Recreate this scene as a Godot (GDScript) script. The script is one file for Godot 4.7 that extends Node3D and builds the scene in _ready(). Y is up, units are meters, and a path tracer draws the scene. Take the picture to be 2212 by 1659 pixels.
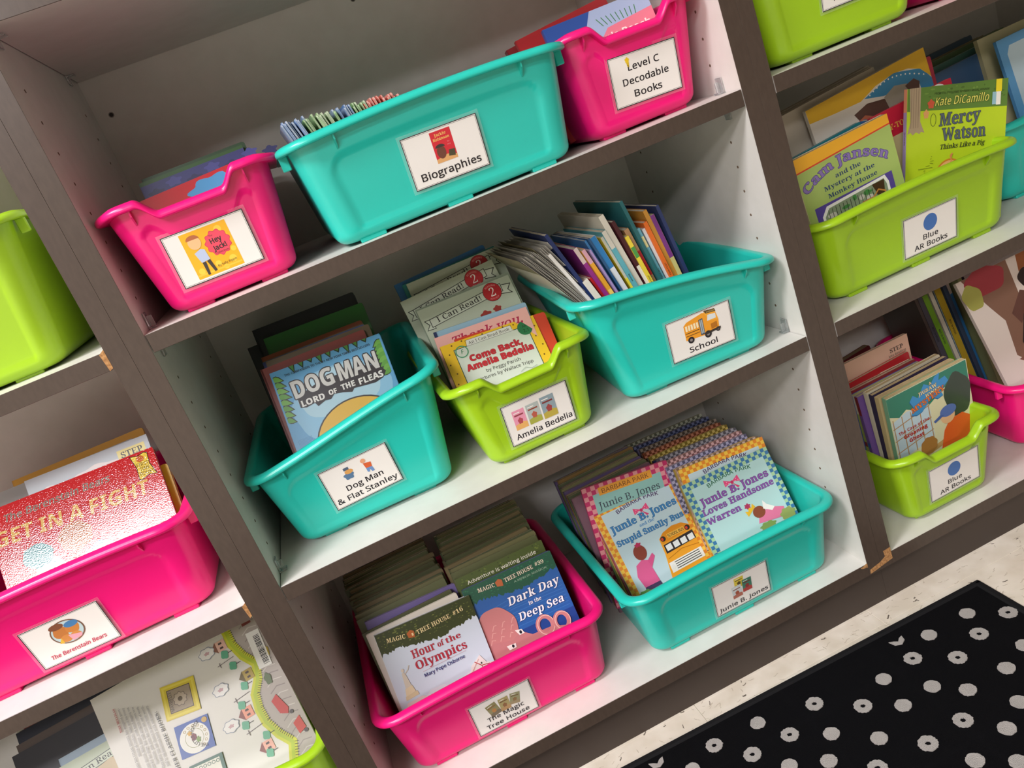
extends Node3D
# Classroom book nook: three bookcases with coloured tubs of picture books. Units are metres, the floor is y = 0,
# the bookcases' front edges lie in the plane z = 0 and the room opens towards +z.

const W := 0.76          # clear width inside a bookcase
const TP := 0.0220       # board thickness of the uprights
const TS := 0.0210       # board thickness of the shelves
const D := 0.416         # depth of the bookcases
const Y1 := 0.7954       # upper shelf, top face
const Y2 := 0.4576       # middle shelf
const Y3 := 0.0780       # bottom shelf
const YT := 1.1430       # shelf above the frame
const LAMP := 9.8        # output of one ceiling panel

var taken := {}
var mats := {}
var meshes := {}
var glyphs := {}
var fonts := {}
var rng := RandomNumberGenerator.new()


# ---------------------------------------------------------------- small helpers
func K(h: String) -> Color:
	return Color.html(h)

func numbered(called: String) -> String:
	var n: int = taken.get(called, 0)
	taken[called] = n + 1
	return called if n == 0 else "%s_%03d" % [called, n]

func tag(o: Node3D, label: String, category: String, group := "", kind := "") -> void:
	if label: o.set_meta("label", label)
	if category: o.set_meta("category", category)
	if group: o.set_meta("group", group)
	if kind: o.set_meta("kind", kind)

func thing(called: String, label: String, category: String, at := Vector3.ZERO, group := "") -> Node3D:
	var o := Node3D.new()
	o.name = numbered(called)
	add_child(o)
	o.position = at
	tag(o, label, category, group)
	return o

func part(called: String, m: Mesh, mat: Material, parent: Node3D, at := Vector3.ZERO) -> MeshInstance3D:
	var o := MeshInstance3D.new()
	o.mesh = m
	o.material_override = mat
	o.name = called if parent != self else numbered(called)
	o.cast_shadow = GeometryInstance3D.SHADOW_CASTING_SETTING_ON
	parent.add_child(o, true)
	o.position = at
	return o

func mat(c: Color, rough := 0.5, spec := 0.5, coat := 0.0) -> StandardMaterial3D:
	var key := "%s %.2f %.2f %.2f" % [c.to_html(), rough, spec, coat]
	if not mats.has(key):
		var m := StandardMaterial3D.new()
		m.albedo_color = c
		m.roughness = rough
		m.metallic_specular = spec
		if coat > 0.0:
			m.clearcoat_enabled = true
			m.clearcoat = coat
			m.clearcoat_roughness = 0.12
		mats[key] = m
	return mats[key]

func noise_tex(freq: float, octaves: int, lo: Color, hi: Color, size := 512, kind := FastNoiseLite.TYPE_SIMPLEX_SMOOTH, as_normal := false) -> NoiseTexture2D:
	var n := FastNoiseLite.new()
	n.seed = 11
	n.noise_type = kind
	n.frequency = freq
	n.fractal_octaves = octaves
	var t := NoiseTexture2D.new()
	t.width = size
	t.height = size
	t.seamless = true
	t.noise = n
	t.as_normal_map = as_normal
	if not as_normal:
		var g := Gradient.new()
		g.set_color(0, lo)
		g.set_color(1, hi)
		t.color_ramp = g
	return t


# ---------------------------------------------------------------- mesh accumulator
class Acc:
	var v := PackedVector3Array()
	var n := PackedVector3Array()
	var t := Transform3D.IDENTITY

	func tri(a: Vector3, b: Vector3, c: Vector3, out: Vector3) -> void:
		var nn := (b - a).cross(c - a)
		if nn.length_squared() < 1e-20:
			return
		nn = nn.normalized()
		if nn.dot(out) < 0.0:
			nn = -nn
			var s := b
			b = c
			c = s
		# front faces run clockwise
		for p: Vector3 in [a, c, b]:
			v.append(t * p)
			n.append((t.basis * nn).normalized())

	func quad(a: Vector3, b: Vector3, c: Vector3, d: Vector3, out: Vector3) -> void:
		tri(a, b, c, out)
		tri(a, c, d, out)

	func box(lo: Vector3, hi: Vector3, b := 0.0) -> void:
		var c := (lo + hi) * 0.5
		var h := (hi - lo) * 0.5
		b = minf(b, minf(h.x, minf(h.y, h.z)) * 0.9)
		var px := func(s: Vector3) -> Vector3: return c + Vector3(s.x * h.x, s.y * (h.y - b), s.z * (h.z - b))
		var py := func(s: Vector3) -> Vector3: return c + Vector3(s.x * (h.x - b), s.y * h.y, s.z * (h.z - b))
		var pz := func(s: Vector3) -> Vector3: return c + Vector3(s.x * (h.x - b), s.y * (h.y - b), s.z * h.z)
		for s: float in [-1.0, 1.0]:
			quad(px.call(Vector3(s, -1, -1)), px.call(Vector3(s, 1, -1)), px.call(Vector3(s, 1, 1)), px.call(Vector3(s, -1, 1)), Vector3(s, 0, 0))
			quad(py.call(Vector3(-1, s, -1)), py.call(Vector3(1, s, -1)), py.call(Vector3(1, s, 1)), py.call(Vector3(-1, s, 1)), Vector3(0, s, 0))
			quad(pz.call(Vector3(-1, -1, s)), pz.call(Vector3(1, -1, s)), pz.call(Vector3(1, 1, s)), pz.call(Vector3(-1, 1, s)), Vector3(0, 0, s))
		if b <= 0.0:
			return
		for s: float in [-1.0, 1.0]:
			for r: float in [-1.0, 1.0]:
				quad(px.call(Vector3(s, r, -1)), px.call(Vector3(s, r, 1)), py.call(Vector3(s, r, 1)), py.call(Vector3(s, r, -1)), Vector3(s, r, 0))
				quad(px.call(Vector3(s, -1, r)), px.call(Vector3(s, 1, r)), pz.call(Vector3(s, 1, r)), pz.call(Vector3(s, -1, r)), Vector3(s, 0, r))
				quad(py.call(Vector3(-1, s, r)), py.call(Vector3(1, s, r)), pz.call(Vector3(1, s, r)), pz.call(Vector3(-1, s, r)), Vector3(0, s, r))
				for w: float in [-1.0, 1.0]:
					var k := Vector3(s, r, w)
					tri(px.call(k), py.call(k), pz.call(k), k)

	# a flat outline in x and y given thickness in z
	func prism(poly: PackedVector2Array, z0: float, z1: float) -> void:
		var ix := Geometry2D.triangulate_polygon(poly)
		for i in range(0, ix.size(), 3):
			var a := poly[ix[i]]
			var b := poly[ix[i + 1]]
			var c := poly[ix[i + 2]]
			tri(Vector3(a.x, a.y, z1), Vector3(b.x, b.y, z1), Vector3(c.x, c.y, z1), Vector3(0, 0, 1))
			tri(Vector3(a.x, a.y, z0), Vector3(b.x, b.y, z0), Vector3(c.x, c.y, z0), Vector3(0, 0, -1))
		var turn := -1.0 if Geometry2D.is_polygon_clockwise(poly) else 1.0
		for i in poly.size():
			var a := poly[i]
			var b := poly[(i + 1) % poly.size()]
			var e := b - a
			quad(Vector3(a.x, a.y, z0), Vector3(b.x, b.y, z0), Vector3(b.x, b.y, z1), Vector3(a.x, a.y, z1), Vector3(e.y, -e.x, 0) * turn)

	func tube(path: PackedVector3Array, r: float, sides := 8) -> void:
		for i in path.size() - 1:
			var a := path[i]
			var b := path[i + 1]
			var d := (b - a).normalized()
			var u := d.cross(Vector3.UP if absf(d.y) < 0.9 else Vector3.RIGHT).normalized()
			var w := d.cross(u)
			for k in sides:
				var p := TAU * k / sides
				var q := TAU * (k + 1) / sides
				var e := (u * cos(p) + w * sin(p)) * r
				var f := (u * cos(q) + w * sin(q)) * r
				quad(a + e, a + f, b + f, b + e, e + f)

	func mesh() -> ArrayMesh:
		var arr := []
		arr.resize(Mesh.ARRAY_MAX)
		arr[Mesh.ARRAY_VERTEX] = v
		arr[Mesh.ARRAY_NORMAL] = n
		var m := ArrayMesh.new()
		m.add_surface_from_arrays(Mesh.PRIMITIVE_TRIANGLES, arr)
		return m


# ---------------------------------------------------------------- flat print: coloured shapes in millimetres
class Art:
	var host
	var v := PackedVector3Array()
	var c := PackedColorArray()
	var layer := 0.0
	var org := Vector2.ZERO     # moves, turns and scales what follows
	var turn := 0.0
	var sc := 1.0
	var held := false

	func step() -> void:
		layer += 0.25 if held else 1.0

	# many small shapes: finer levels
	func hold() -> void:
		held = true

	func free_hold() -> void:
		held = false
		layer += 1.0

	func put(p: Vector2) -> Vector3:
		p = (p * sc).rotated(turn) + org
		return Vector3(p.x * 0.001, p.y * 0.001, layer * 0.00002)

	func tris(pts: PackedVector2Array, col: Color) -> void:
		var l := col.srgb_to_linear()
		for i in range(0, pts.size() - 2, 3):
			for k in 3:
				v.append(put(pts[i + k]))
				c.append(l)

	func poly(pts: PackedVector2Array, col: Color) -> void:
		var ix := Geometry2D.triangulate_polygon(pts)
		var o := PackedVector2Array()
		for i in ix:
			o.append(pts[i])
		tris(o, col)
		step()

	func flat(a: Array, col: Color) -> void:
		var pts := PackedVector2Array()
		for i in range(0, a.size(), 2):
			pts.append(Vector2(a[i], a[i + 1]))
		poly(pts, col)

	func rect(x0: float, y0: float, x1: float, y1: float, col: Color) -> void:
		poly(PackedVector2Array([Vector2(x0, y0), Vector2(x1, y0), Vector2(x1, y1), Vector2(x0, y1)]), col)

	func ell(x: float, y: float, rx: float, ry: float, col: Color, n := 24, from := 0.0, to := TAU) -> void:
		var pts := PackedVector2Array()
		var whole := to - from > TAU - 0.01
		for i in (n if whole else n + 1):
			var a := from + (to - from) * i / n
			pts.append(Vector2(x + rx * cos(a), y + ry * sin(a)))
		poly(pts, col)

	# outline with bumps, for clouds, leaves, splashes
	func blob(x: float, y: float, rx: float, ry: float, bumps: int, depth: float, col: Color, ph := 0.0) -> void:
		var pts := PackedVector2Array()
		var n := bumps * 6
		for i in n:
			var a := TAU * i / n
			var k := 1.0 + depth * sin(a * bumps + ph)
			pts.append(Vector2(x + rx * k * cos(a), y + ry * k * sin(a)))
		poly(pts, col)

	func ring(x: float, y: float, rx: float, ry: float, w: float, col: Color, n := 28) -> void:
		var pts := PackedVector2Array()
		for i in n + 1:
			pts.append(Vector2(x + rx * cos(TAU * i / n), y + ry * sin(TAU * i / n)))
		line(pts, w, col)

	func line(pts: PackedVector2Array, w: float, col: Color) -> void:
		var o := PackedVector2Array()
		for i in pts.size() - 1:
			var d := (pts[i + 1] - pts[i]).normalized() * w * 0.5
			var s := Vector2(-d.y, d.x)
			var a := pts[i] - d * 0.4
			var b := pts[i + 1] + d * 0.4
			o = PackedVector2Array([a + s, a - s, b - s, a + s, b - s, b + s])
			tris(o, col)
			layer += 0.25
		step()

	func seg(a: Array, w: float, col: Color) -> void:
		var pts := PackedVector2Array()
		for i in range(0, a.size(), 2):
			pts.append(Vector2(a[i], a[i + 1]))
		line(pts, w, col)

	func frame(x0: float, y0: float, x1: float, y1: float, w: float, col: Color) -> void:
		var was := held
		held = true
		rect(x0, y0, x1, y0 + w, col)
		rect(x0, y1 - w, x1, y1, col)
		rect(x0, y0 + w, x0 + w, y1 - w, col)
		rect(x1 - w, y0 + w, x1, y1 - w, col)
		held = was
		step()

	# chequered border of two rows
	func checks(w: float, h: float, s: float, rows: int, ca: Color, cb: Color) -> void:
		frame(0, 0, w, h, s * rows, ca)
		var nx := int(round(w / s))
		var ny := int(round(h / s))
		var sx := w / nx
		var sy := h / ny
		var o := PackedVector2Array()
		for i in nx:
			for j in ny:
				if mini(mini(i, nx - 1 - i), mini(j, ny - 1 - j)) >= rows or (i + j) % 2:
					continue
				var a := Vector2(i * sx, j * sy)
				var b := a + Vector2(sx, sy)
				o.append_array(PackedVector2Array([a, Vector2(b.x, a.y), b, a, b, Vector2(a.x, b.y)]))
		tris(o, cb)
		step()

	# x, y is the baseline; al is l, c or r; size is the height of a capital; fit squeezes to a width
	func text(s: String, x: float, y: float, size: float, col: Color, o := {}) -> void:
		var g: Dictionary = host.glyph(s, o.get("f", "s"))
		var kx := size
		if o.has("fit"):
			kx = o.fit / maxf(g.w, 0.01)
		var wide: float = g.w * kx
		var al: String = o.get("al", "l")
		var off := 0.0 if al == "l" else (-wide * 0.5 if al == "c" else -wide)
		var rot := deg_to_rad(o.get("rot", 0.0))
		var sl: float = o.get("slant", 0.0)
		var R: float = o.get("arc", 0.0)
		var pts := PackedVector2Array()
		for p: Vector2 in g.p:
			var q := Vector2(p.x * kx + off + p.y * size * sl, p.y * size)
			if R != 0.0:
				var a := q.x / R
				q = Vector2(sin(a), cos(a)) * (R + q.y) - Vector2(0, R)
			pts.append(q.rotated(rot) + Vector2(x, y))
		if o.has("ol"):
			for k in 8:
				var m := PackedVector2Array()
				var dd: Vector2 = Vector2.from_angle(TAU * k / 8.0) * o.get("ow", 0.6)
				for p in pts:
					m.append(p + dd)
				tris(m, o.ol)
				layer += 0.3
			step()
		if o.has("fat"):
			for k in 4:
				var m := PackedVector2Array()
				var dd: Vector2 = Vector2.from_angle(TAU * (k + 0.5) / 4.0) * o.fat
				for p in pts:
					m.append(p + dd)
				tris(m, col)
				layer += 0.3
		tris(pts, col)
		step()

	# k enlarges the print, cut is the strip left off along the bottom (metres)
	func mesh(k := 1.0, cut := 0.0) -> ArrayMesh:
		if k != 1.0 or cut != 0.0:
			for i in v.size():
				v[i] = Vector3(v[i].x * k, maxf(v[i].y * k - cut, 0.0), v[i].z)
		var n := PackedVector3Array()
		n.resize(v.size())
		n.fill(Vector3(0, 0, 1))
		# front faces run clockwise as seen from +z
		for i in range(0, v.size(), 3):
			if (v[i + 1] - v[i]).cross(v[i + 2] - v[i]).z > 0.0:
				var s := v[i + 1]
				v[i + 1] = v[i + 2]
				v[i + 2] = s
		var arr := []
		arr.resize(Mesh.ARRAY_MAX)
		arr[Mesh.ARRAY_VERTEX] = v
		arr[Mesh.ARRAY_NORMAL] = n
		arr[Mesh.ARRAY_COLOR] = c
		var m := ArrayMesh.new()
		m.add_surface_from_arrays(Mesh.PRIMITIVE_TRIANGLES, arr)
		return m

func art() -> Art:
	var a := Art.new()
	a.host = self
	return a

# letters as triangles: capital height 1, baseline y = 0, starting at x = 0
func glyph(s: String, f: String) -> Dictionary:
	var key := f + ":" + s
	if glyphs.has(key):
		return glyphs[key]
	if not fonts.has(f):
		var sf := SystemFont.new()
		sf.font_names = PackedStringArray(["Droid Serif" if f.begins_with("r") else "Droid Sans"])
		sf.font_weight = 700 if f.ends_with("b") else 400
		fonts[f] = {"font": sf}
		var hb := raw_text("H", sf)
		fonts[f].base = hb.box.position.y
		fonts[f].cap = hb.box.size.y
	var r := raw_text(s, fonts[f].font)
	var cap: float = fonts[f].cap
	var p := PackedVector2Array()
	for q: Vector3 in r.v:
		p.append(Vector2(q.x - r.box.position.x, q.y - fonts[f].base) / cap)
	glyphs[key] = {"p": p, "w": r.box.size.x / cap}
	return glyphs[key]

func raw_text(s: String, f: Font) -> Dictionary:
	var tm := TextMesh.new()
	tm.font = f
	tm.text = s
	tm.font_size = 64
	tm.pixel_size = 0.01
	tm.depth = 0.0
	tm.curve_step = 2.0
	var a := tm.get_mesh_arrays()
	var src: PackedVector3Array = a[Mesh.ARRAY_VERTEX]
	var out := PackedVector3Array()
	if a[Mesh.ARRAY_INDEX] != null and (a[Mesh.ARRAY_INDEX] as PackedInt32Array).size() > 0:
		for i in (a[Mesh.ARRAY_INDEX] as PackedInt32Array):
			out.append(src[i])
	else:
		out = src
	return {"v": out, "box": tm.get_aabb()}


# ---------------------------------------------------------------- plastic tubs
# rings of points, bottom to top on the outside: one smooth skin
func skin(rows: Array, closed := false) -> ArrayMesh:
	var n: int = rows[0].size()
	var m := rows.size()
	var v := PackedVector3Array()
	var nn := PackedVector3Array()
	var ix := PackedInt32Array()
	for j in m:
		var up: PackedVector3Array = rows[(j + 1) % m] if closed else rows[mini(j + 1, m - 1)]
		var dn: PackedVector3Array = rows[(j + m - 1) % m] if closed else rows[maxi(j - 1, 0)]
		var here: PackedVector3Array = rows[j]
		for i in n:
			v.append(here[i])
			var a := here[(i + 1) % n] - here[(i + n - 1) % n]
			var b := up[i] - dn[i]
			nn.append(a.cross(b).normalized())
	for j in (m if closed else m - 1):
		var k := (j + 1) % m
		for i in n:
			var e := (i + 1) % n
			ix.append_array(PackedInt32Array([j * n + i, k * n + e, j * n + e, j * n + i, k * n + i, k * n + e]))
	var arr := []
	arr.resize(Mesh.ARRAY_MAX)
	arr[Mesh.ARRAY_VERTEX] = v
	arr[Mesh.ARRAY_NORMAL] = nn
	arr[Mesh.ARRAY_INDEX] = ix
	var out := ArrayMesh.new()
	out.add_surface_from_arrays(Mesh.PRIMITIVE_TRIANGLES, arr)
	return out

# one point of a rounded rectangle: s = side and place along it
func on_rim(s: Vector3, hx: float, hz: float, r: float) -> Vector3:
	match int(s.x):
		0: return Vector3(lerpf(-hx + r, hx - r, s.y), 0, hz)
		1: return Vector3(hx - r + r * sin(s.y), 0, hz - r + r * cos(s.y))
		2: return Vector3(hx, 0, lerpf(hz - r, -hz + r, s.y))
		3: return Vector3(hx - r + r * cos(s.y), 0, -hz + r - r * sin(s.y))
		4: return Vector3(lerpf(hx - r, -hx + r, s.y), 0, -hz)
		5: return Vector3(-hx + r - r * sin(s.y), 0, -hz + r - r * cos(s.y))
		6: return Vector3(-hx, 0, lerpf(-hz + r, hz - r, s.y))
	return Vector3(-hx + r - r * cos(s.y), 0, hz - r + r * sin(s.y))

func rim_out(s: Vector3) -> Vector3:
	match int(s.x):
		0: return Vector3(0, 0, 1)
		1: return Vector3(sin(s.y), 0, cos(s.y))
		2: return Vector3(1, 0, 0)
		3: return Vector3(cos(s.y), 0, -sin(s.y))
		4: return Vector3(0, 0, -1)
		5: return Vector3(-sin(s.y), 0, -cos(s.y))
		6: return Vector3(-1, 0, 0)
	return Vector3(-cos(s.y), 0, sin(s.y))

const KINDS := {
	"wide": {"wt": 0.358, "dt": 0.374, "wb": 0.302, "db": 0.296, "hn": 0.132},
	"side_low_left": {"wt": 0.284, "dt": 0.362, "wb": 0.212, "db": 0.288, "hn": 0.146},
	"side_low_right": {"wt": 0.292, "dt": 0.362, "wb": 0.212, "db": 0.288, "hn": 0.146},
	"scoop": {"wt": 0.211, "dt": 0.355, "wb": 0.149, "db": 0.288, "hn": 0.131},
}

func rim_height(kind: String, u: float, front: bool) -> float:
	if kind == "wide":
		return 0.1275 + 0.006 * (1.0 - u * u)
	if kind == "side_low_left":
		var t := (u + 1.0) * 0.5
		return 0.122 + 0.045 * (t * 0.55 + 0.45 * smoothstep(0.0, 1.0, t))
	if kind == "side_low_right":
		var t := (1.0 - u) * 0.5
		return 0.122 + 0.045 * (t + 0.13 * sin(PI * t))
	var dip := 1.0 - smoothstep(0.36, 0.56, absf(u))
	return 0.1325 - (0.0185 * dip if front else 0.0) - 0.004 * maxf(0.0, absf(u) - 0.8) / 0.2

func tub_meshes(kind: String) -> Dictionary:
	if meshes.has(kind):
		return meshes[kind]
	var k: Dictionary = KINDS[kind]
	var lip := 0.0125
	var th := 0.0026
	var y0 := 0.0032
	var rb := 0.012
	var per: Array[Vector3] = []
	var nf := 64
	for i in nf: per.append(Vector3(0, float(i) / nf, 0))
	for i in 7: per.append(Vector3(1, PI / 2 * i / 7.0, 0))
	for i in 12: per.append(Vector3(2, i / 12.0, 0))
	for i in 7: per.append(Vector3(3, PI / 2 * i / 7.0, 0))
	for i in 24: per.append(Vector3(4, i / 24.0, 0))
	for i in 7: per.append(Vector3(5, PI / 2 * i / 7.0, 0))
	for i in 12: per.append(Vector3(6, i / 12.0, 0))
	for i in 7: per.append(Vector3(7, PI / 2 * i / 7.0, 0))
	var n := per.size()
	var hb := Vector2(k.wb, k.db) * 0.5
	var ht := Vector2(k.wt - 2 * lip, k.dt - 2 * lip) * 0.5
	var H := PackedFloat32Array()
	for s in per:
		var p := on_rim(s, ht.x, ht.y, 0.03)
		var u := clampf(p.x / ht.x, -1, 1)
		var f := clampf((p.z / ht.y + 1.0) * 0.5, 0, 1)
		var front := int(s.x) == 0 or int(s.x) == 1 or int(s.x) == 7
		H.append(rim_height(kind, u, true) if front else (rim_height(kind, u, false) if int(s.x) != 2 and int(s.x) != 6 else lerpf(rim_height(kind, u, false), rim_height(kind, u, true), f)))
	var half := func(y: float) -> Vector2:
		return hb + (ht - hb) * (y / k.hn)
	var rows := []
	var ring := func(inset: float, yy: PackedFloat32Array, bulge: bool) -> PackedVector3Array:
		var r := PackedVector3Array()
		for i in n:
			var h: Vector2 = half.call(yy[i])
			var rad := lerpf(0.022, 0.026, clampf(yy[i] / 0.13, 0, 1)) - inset * 0.6
			var p := on_rim(per[i], h.x - inset, h.y - inset, maxf(rad, 0.004))
			if bulge and int(per[i].x) == 0:
				# the sunk panel with its rounded upper corners on the front
				var u := p.x / h.x
				var top := H[i] - 0.030
				var qx := absf(p.x) - (h.x * 0.80 - 0.022)
				var qy := yy[i] - (top - 0.022)
				var sd := Vector2(maxf(qx, 0), maxf(qy, 0)).length() + minf(maxf(qx, qy), 0.0) - 0.022
				p.z -= 0.0022 * (1.0 - smoothstep(-0.0035, 0.0015, sd))
				p.z += 0.0012 * (1.0 - u * u)
			r.append(p + Vector3(0, yy[i], 0))
		return r
	var level := func(y: float) -> PackedFloat32Array:
		var a := PackedFloat32Array()
		a.resize(n)
		a.fill(y)
		return a
	rows.append(ring.call(hb.x - 0.012, level.call(y0), false))
	rows.append(ring.call(rb + 0.004, level.call(y0), false))
	for j in 6:
		var a := PI / 2 * j / 5.0
		rows.append(ring.call(rb * (1.0 - sin(a)), level.call(y0 + rb * (1.0 - cos(a))), false))
	var nv := 30
	for j in range(1, nv + 1):
		var yy := PackedFloat32Array()
		for i in n: yy.append(lerpf(y0 + rb, H[i] - 0.003, float(j) / nv))
		rows.append(ring.call(0.0, yy, true))
	for j in 5:
		var yy := PackedFloat32Array()
		for i in n: yy.append(lerpf(H[i] - 0.003, y0 + th + 0.012, j / 4.0))
		rows.append(ring.call(th, yy, false))
	rows.append(ring.call(th + 0.003, level.call(y0 + th + 0.004), false))
	rows.append(ring.call(th + 0.010, level.call(y0 + th), false))
	rows.append(ring.call(hb.x - 0.012, level.call(y0 + th), false))
	var rim := []
	for q: Vector2 in [Vector2(0.0002, -0.0085), Vector2(0.0055, -0.0088), Vector2(0.0100, -0.0090), Vector2(0.0122, -0.0078), Vector2(0.0126, -0.0052), Vector2(0.0116, -0.0022), Vector2(0.0090, -0.0002), Vector2(0.0050, 0.0010), Vector2(0.0012, 0.0010), Vector2(-0.0018, -0.0006), Vector2(-0.0030, -0.0034), Vector2(-0.0031, -0.0075)]:
		var r := PackedVector3Array()
		for i in n:
			var h: Vector2 = half.call(H[i])
			r.append(on_rim(per[i], h.x, h.y, 0.026) + rim_out(per[i]) * q.x + Vector3(0, H[i] + q.y, 0))
		rim.append(r)
	var rib := Acc.new()
	rib.quad(Vector3(-0.0009, 0, 0), Vector3(-0.0009, 0, 0.0085), Vector3(-0.0009, -0.007, 0.0075), Vector3(-0.0009, -0.017, -0.0022), Vector3(-1, 0, 0))
	rib.quad(Vector3(0.0009, 0, 0), Vector3(0.0009, 0, 0.0085), Vector3(0.0009, -0.007, 0.0075), Vector3(0.0009, -0.017, -0.0022), Vector3(1, 0, 0))
	rib.quad(Vector3(-0.0009, -0.007, 0.0075), Vector3(0.0009, -0.007, 0.0075), Vector3(0.0009, -0.017, -0.0022), Vector3(-0.0009, -0.017, -0.0022), Vector3(0, -1, 1))
	rib.quad(Vector3(-0.0009, 0, 0.0085), Vector3(0.0009, 0, 0.0085), Vector3(0.0009, -0.007, 0.0075), Vector3(-0.0009, -0.007, 0.0075), Vector3(0, 0, 1))
	var foot := Acc.new()
	foot.box(Vector3(-0.016, 0, -0.009), Vector3(0.016, 0.0055, 0.009), 0.0010)
	var tab := Acc.new()
	tab.box(Vector3(-0.010, -0.016, -0.006), Vector3(0.0, 0.0, 0.0), 0.001)
	meshes[kind] = {"tub": skin(rows), "rim": skin(rim, true), "rib": rib.mesh(), "foot": foot.mesh(), "tab": tab.mesh(), "half": half}
	return meshes[kind]

func storage_bin(kind: String, plastic: Material, at: Vector3, label: String, group := "", turn := 0.0) -> Node3D:
	# at = middle of the front rim's outer edge, at shelf height
	var k: Dictionary = KINDS[kind]
	var m := tub_meshes(kind)
	var b := thing("storage_bin", label, "bin", at, group)
	b.rotation.y = turn
	var z: float = -k.dt * 0.5
	part("tub", m.tub, plastic, b, Vector3(0, 0, z))
	part("rim", m.rim, plastic, b, Vector3(0, 0, z))
	for s: float in [-0.62, 0.62]:
		var h := rim_height(kind, s, true) - 0.008
		var w: Vector2 = m.half.call(h)
		part("rib", m.rib, plastic, b, Vector3(s * w.x * 1.1, h, z + w.y))
	var feet := [-0.30, 0.30] if kind != "wide" else [-0.37, 0.0, 0.37]
	for s: float in feet:
		part("foot", m.foot, plastic, b, Vector3(s * k.wb, 0, z + k.db * 0.5 - (0.020 if kind != "wide" else 0.013)))
		part("foot", m.foot, plastic, b, Vector3(s * k.wb, 0, z - k.db * 0.5 + 0.018))
	if kind != "scoop":
		for s: float in [-1.0, 1.0]:
			var h := rim_height(kind, s, true) - 0.008
			var w: Vector2 = m.half.call(h)
			var t := part("side_tab", m.tab, plastic, b, Vector3(s * (w.x + 0.0115), h, z + w.y - 0.028))
			if s < 0.0:
				t.position.x += 0.010
	return b

func label_card(b: Node3D, kind: String, x: float, y: float, a: Art, turn := 0.0) -> void:
	# laminated name card stuck on the sloping front of a tub
	var k: Dictionary = KINDS[kind]
	var m := tub_meshes(kind)
	var p0: Vector2 = m.half.call(0.0)
	var p1: Vector2 = m.half.call(0.1)
	var lean := atan2(p1.y - p0.y, 0.1)
	var at: Vector2 = m.half.call(y)
	var card := Acc.new()
	card.box(Vector3(-0.0465, -0.0305, 0), Vector3(0.0465, 0.0305, 0.0004))
	var o := part("label_card", card.mesh(), mat(K("e9e6df"), 0.6), b)
	o.transform = Transform3D(Basis(Vector3.FORWARD, -deg_to_rad(turn)) * Basis(Vector3.RIGHT, lean), Vector3(x, y, -k.dt * 0.5 + at.y + 0.0010))
	var film := Acc.new()
	film.box(Vector3(-0.0500, -0.0340, -0.0002), Vector3(0.0500, 0.0340, 0.0))
	part("laminate_sleeve", film.mesh(), film_mat(), o)
	part("card_print", a.mesh(), print_mat(0.30), o, Vector3(-0.0465, -0.0305, 0.00042))
	o.set_meta("label", "white name card in a clear laminate sleeve")

func film_mat() -> StandardMaterial3D:
	if not mats.has("film"):
		var m := StandardMaterial3D.new()
		m.albedo_color = Color(1, 1, 1, 0.04)
		m.metallic_specular = 0.35
		m.transparency = BaseMaterial3D.TRANSPARENCY_ALPHA
		m.roughness = 0.08
		mats["film"] = m
	return mats["film"]

func print_mat(rough: float) -> StandardMaterial3D:
	var key := "print%.2f" % rough
	if not mats.has(key):
		var m := StandardMaterial3D.new()
		m.vertex_color_use_as_albedo = true
		m.roughness = rough
		m.metallic_specular = 0.5
		if rough < 0.2:
			# pebbled glossy film
			m.normal_enabled = true
			m.normal_texture = noise_tex(0.09, 2, Color.BLACK, Color.WHITE, 512, FastNoiseLite.TYPE_SIMPLEX_SMOOTH, true)
			m.normal_scale = 0.035
			m.uv1_triplanar = true
			m.uv1_scale = Vector3(9, 9, 9)
		mats[key] = m
	return mats[key]


# ---------------------------------------------------------------- books
func page_mat(c: Color) -> StandardMaterial3D:
	var key := "page" + c.to_html()
	if not mats.has(key):
		var m := StandardMaterial3D.new()
		m.albedo_color = c
		m.roughness = 0.85
		m.albedo_texture = page_tex()
		m.uv1_triplanar = true
		m.uv1_scale = Vector3(1.5, 1.5, 50.0)
		mats[key] = m
	return mats[key]

func page_tex() -> NoiseTexture2D:
	if not mats.has("page_tex"):
		mats["page_tex"] = noise_tex(0.12, 3, Color(0.72, 0.70, 0.66), Color(1, 1, 1), 256)
	return mats["page_tex"]

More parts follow.
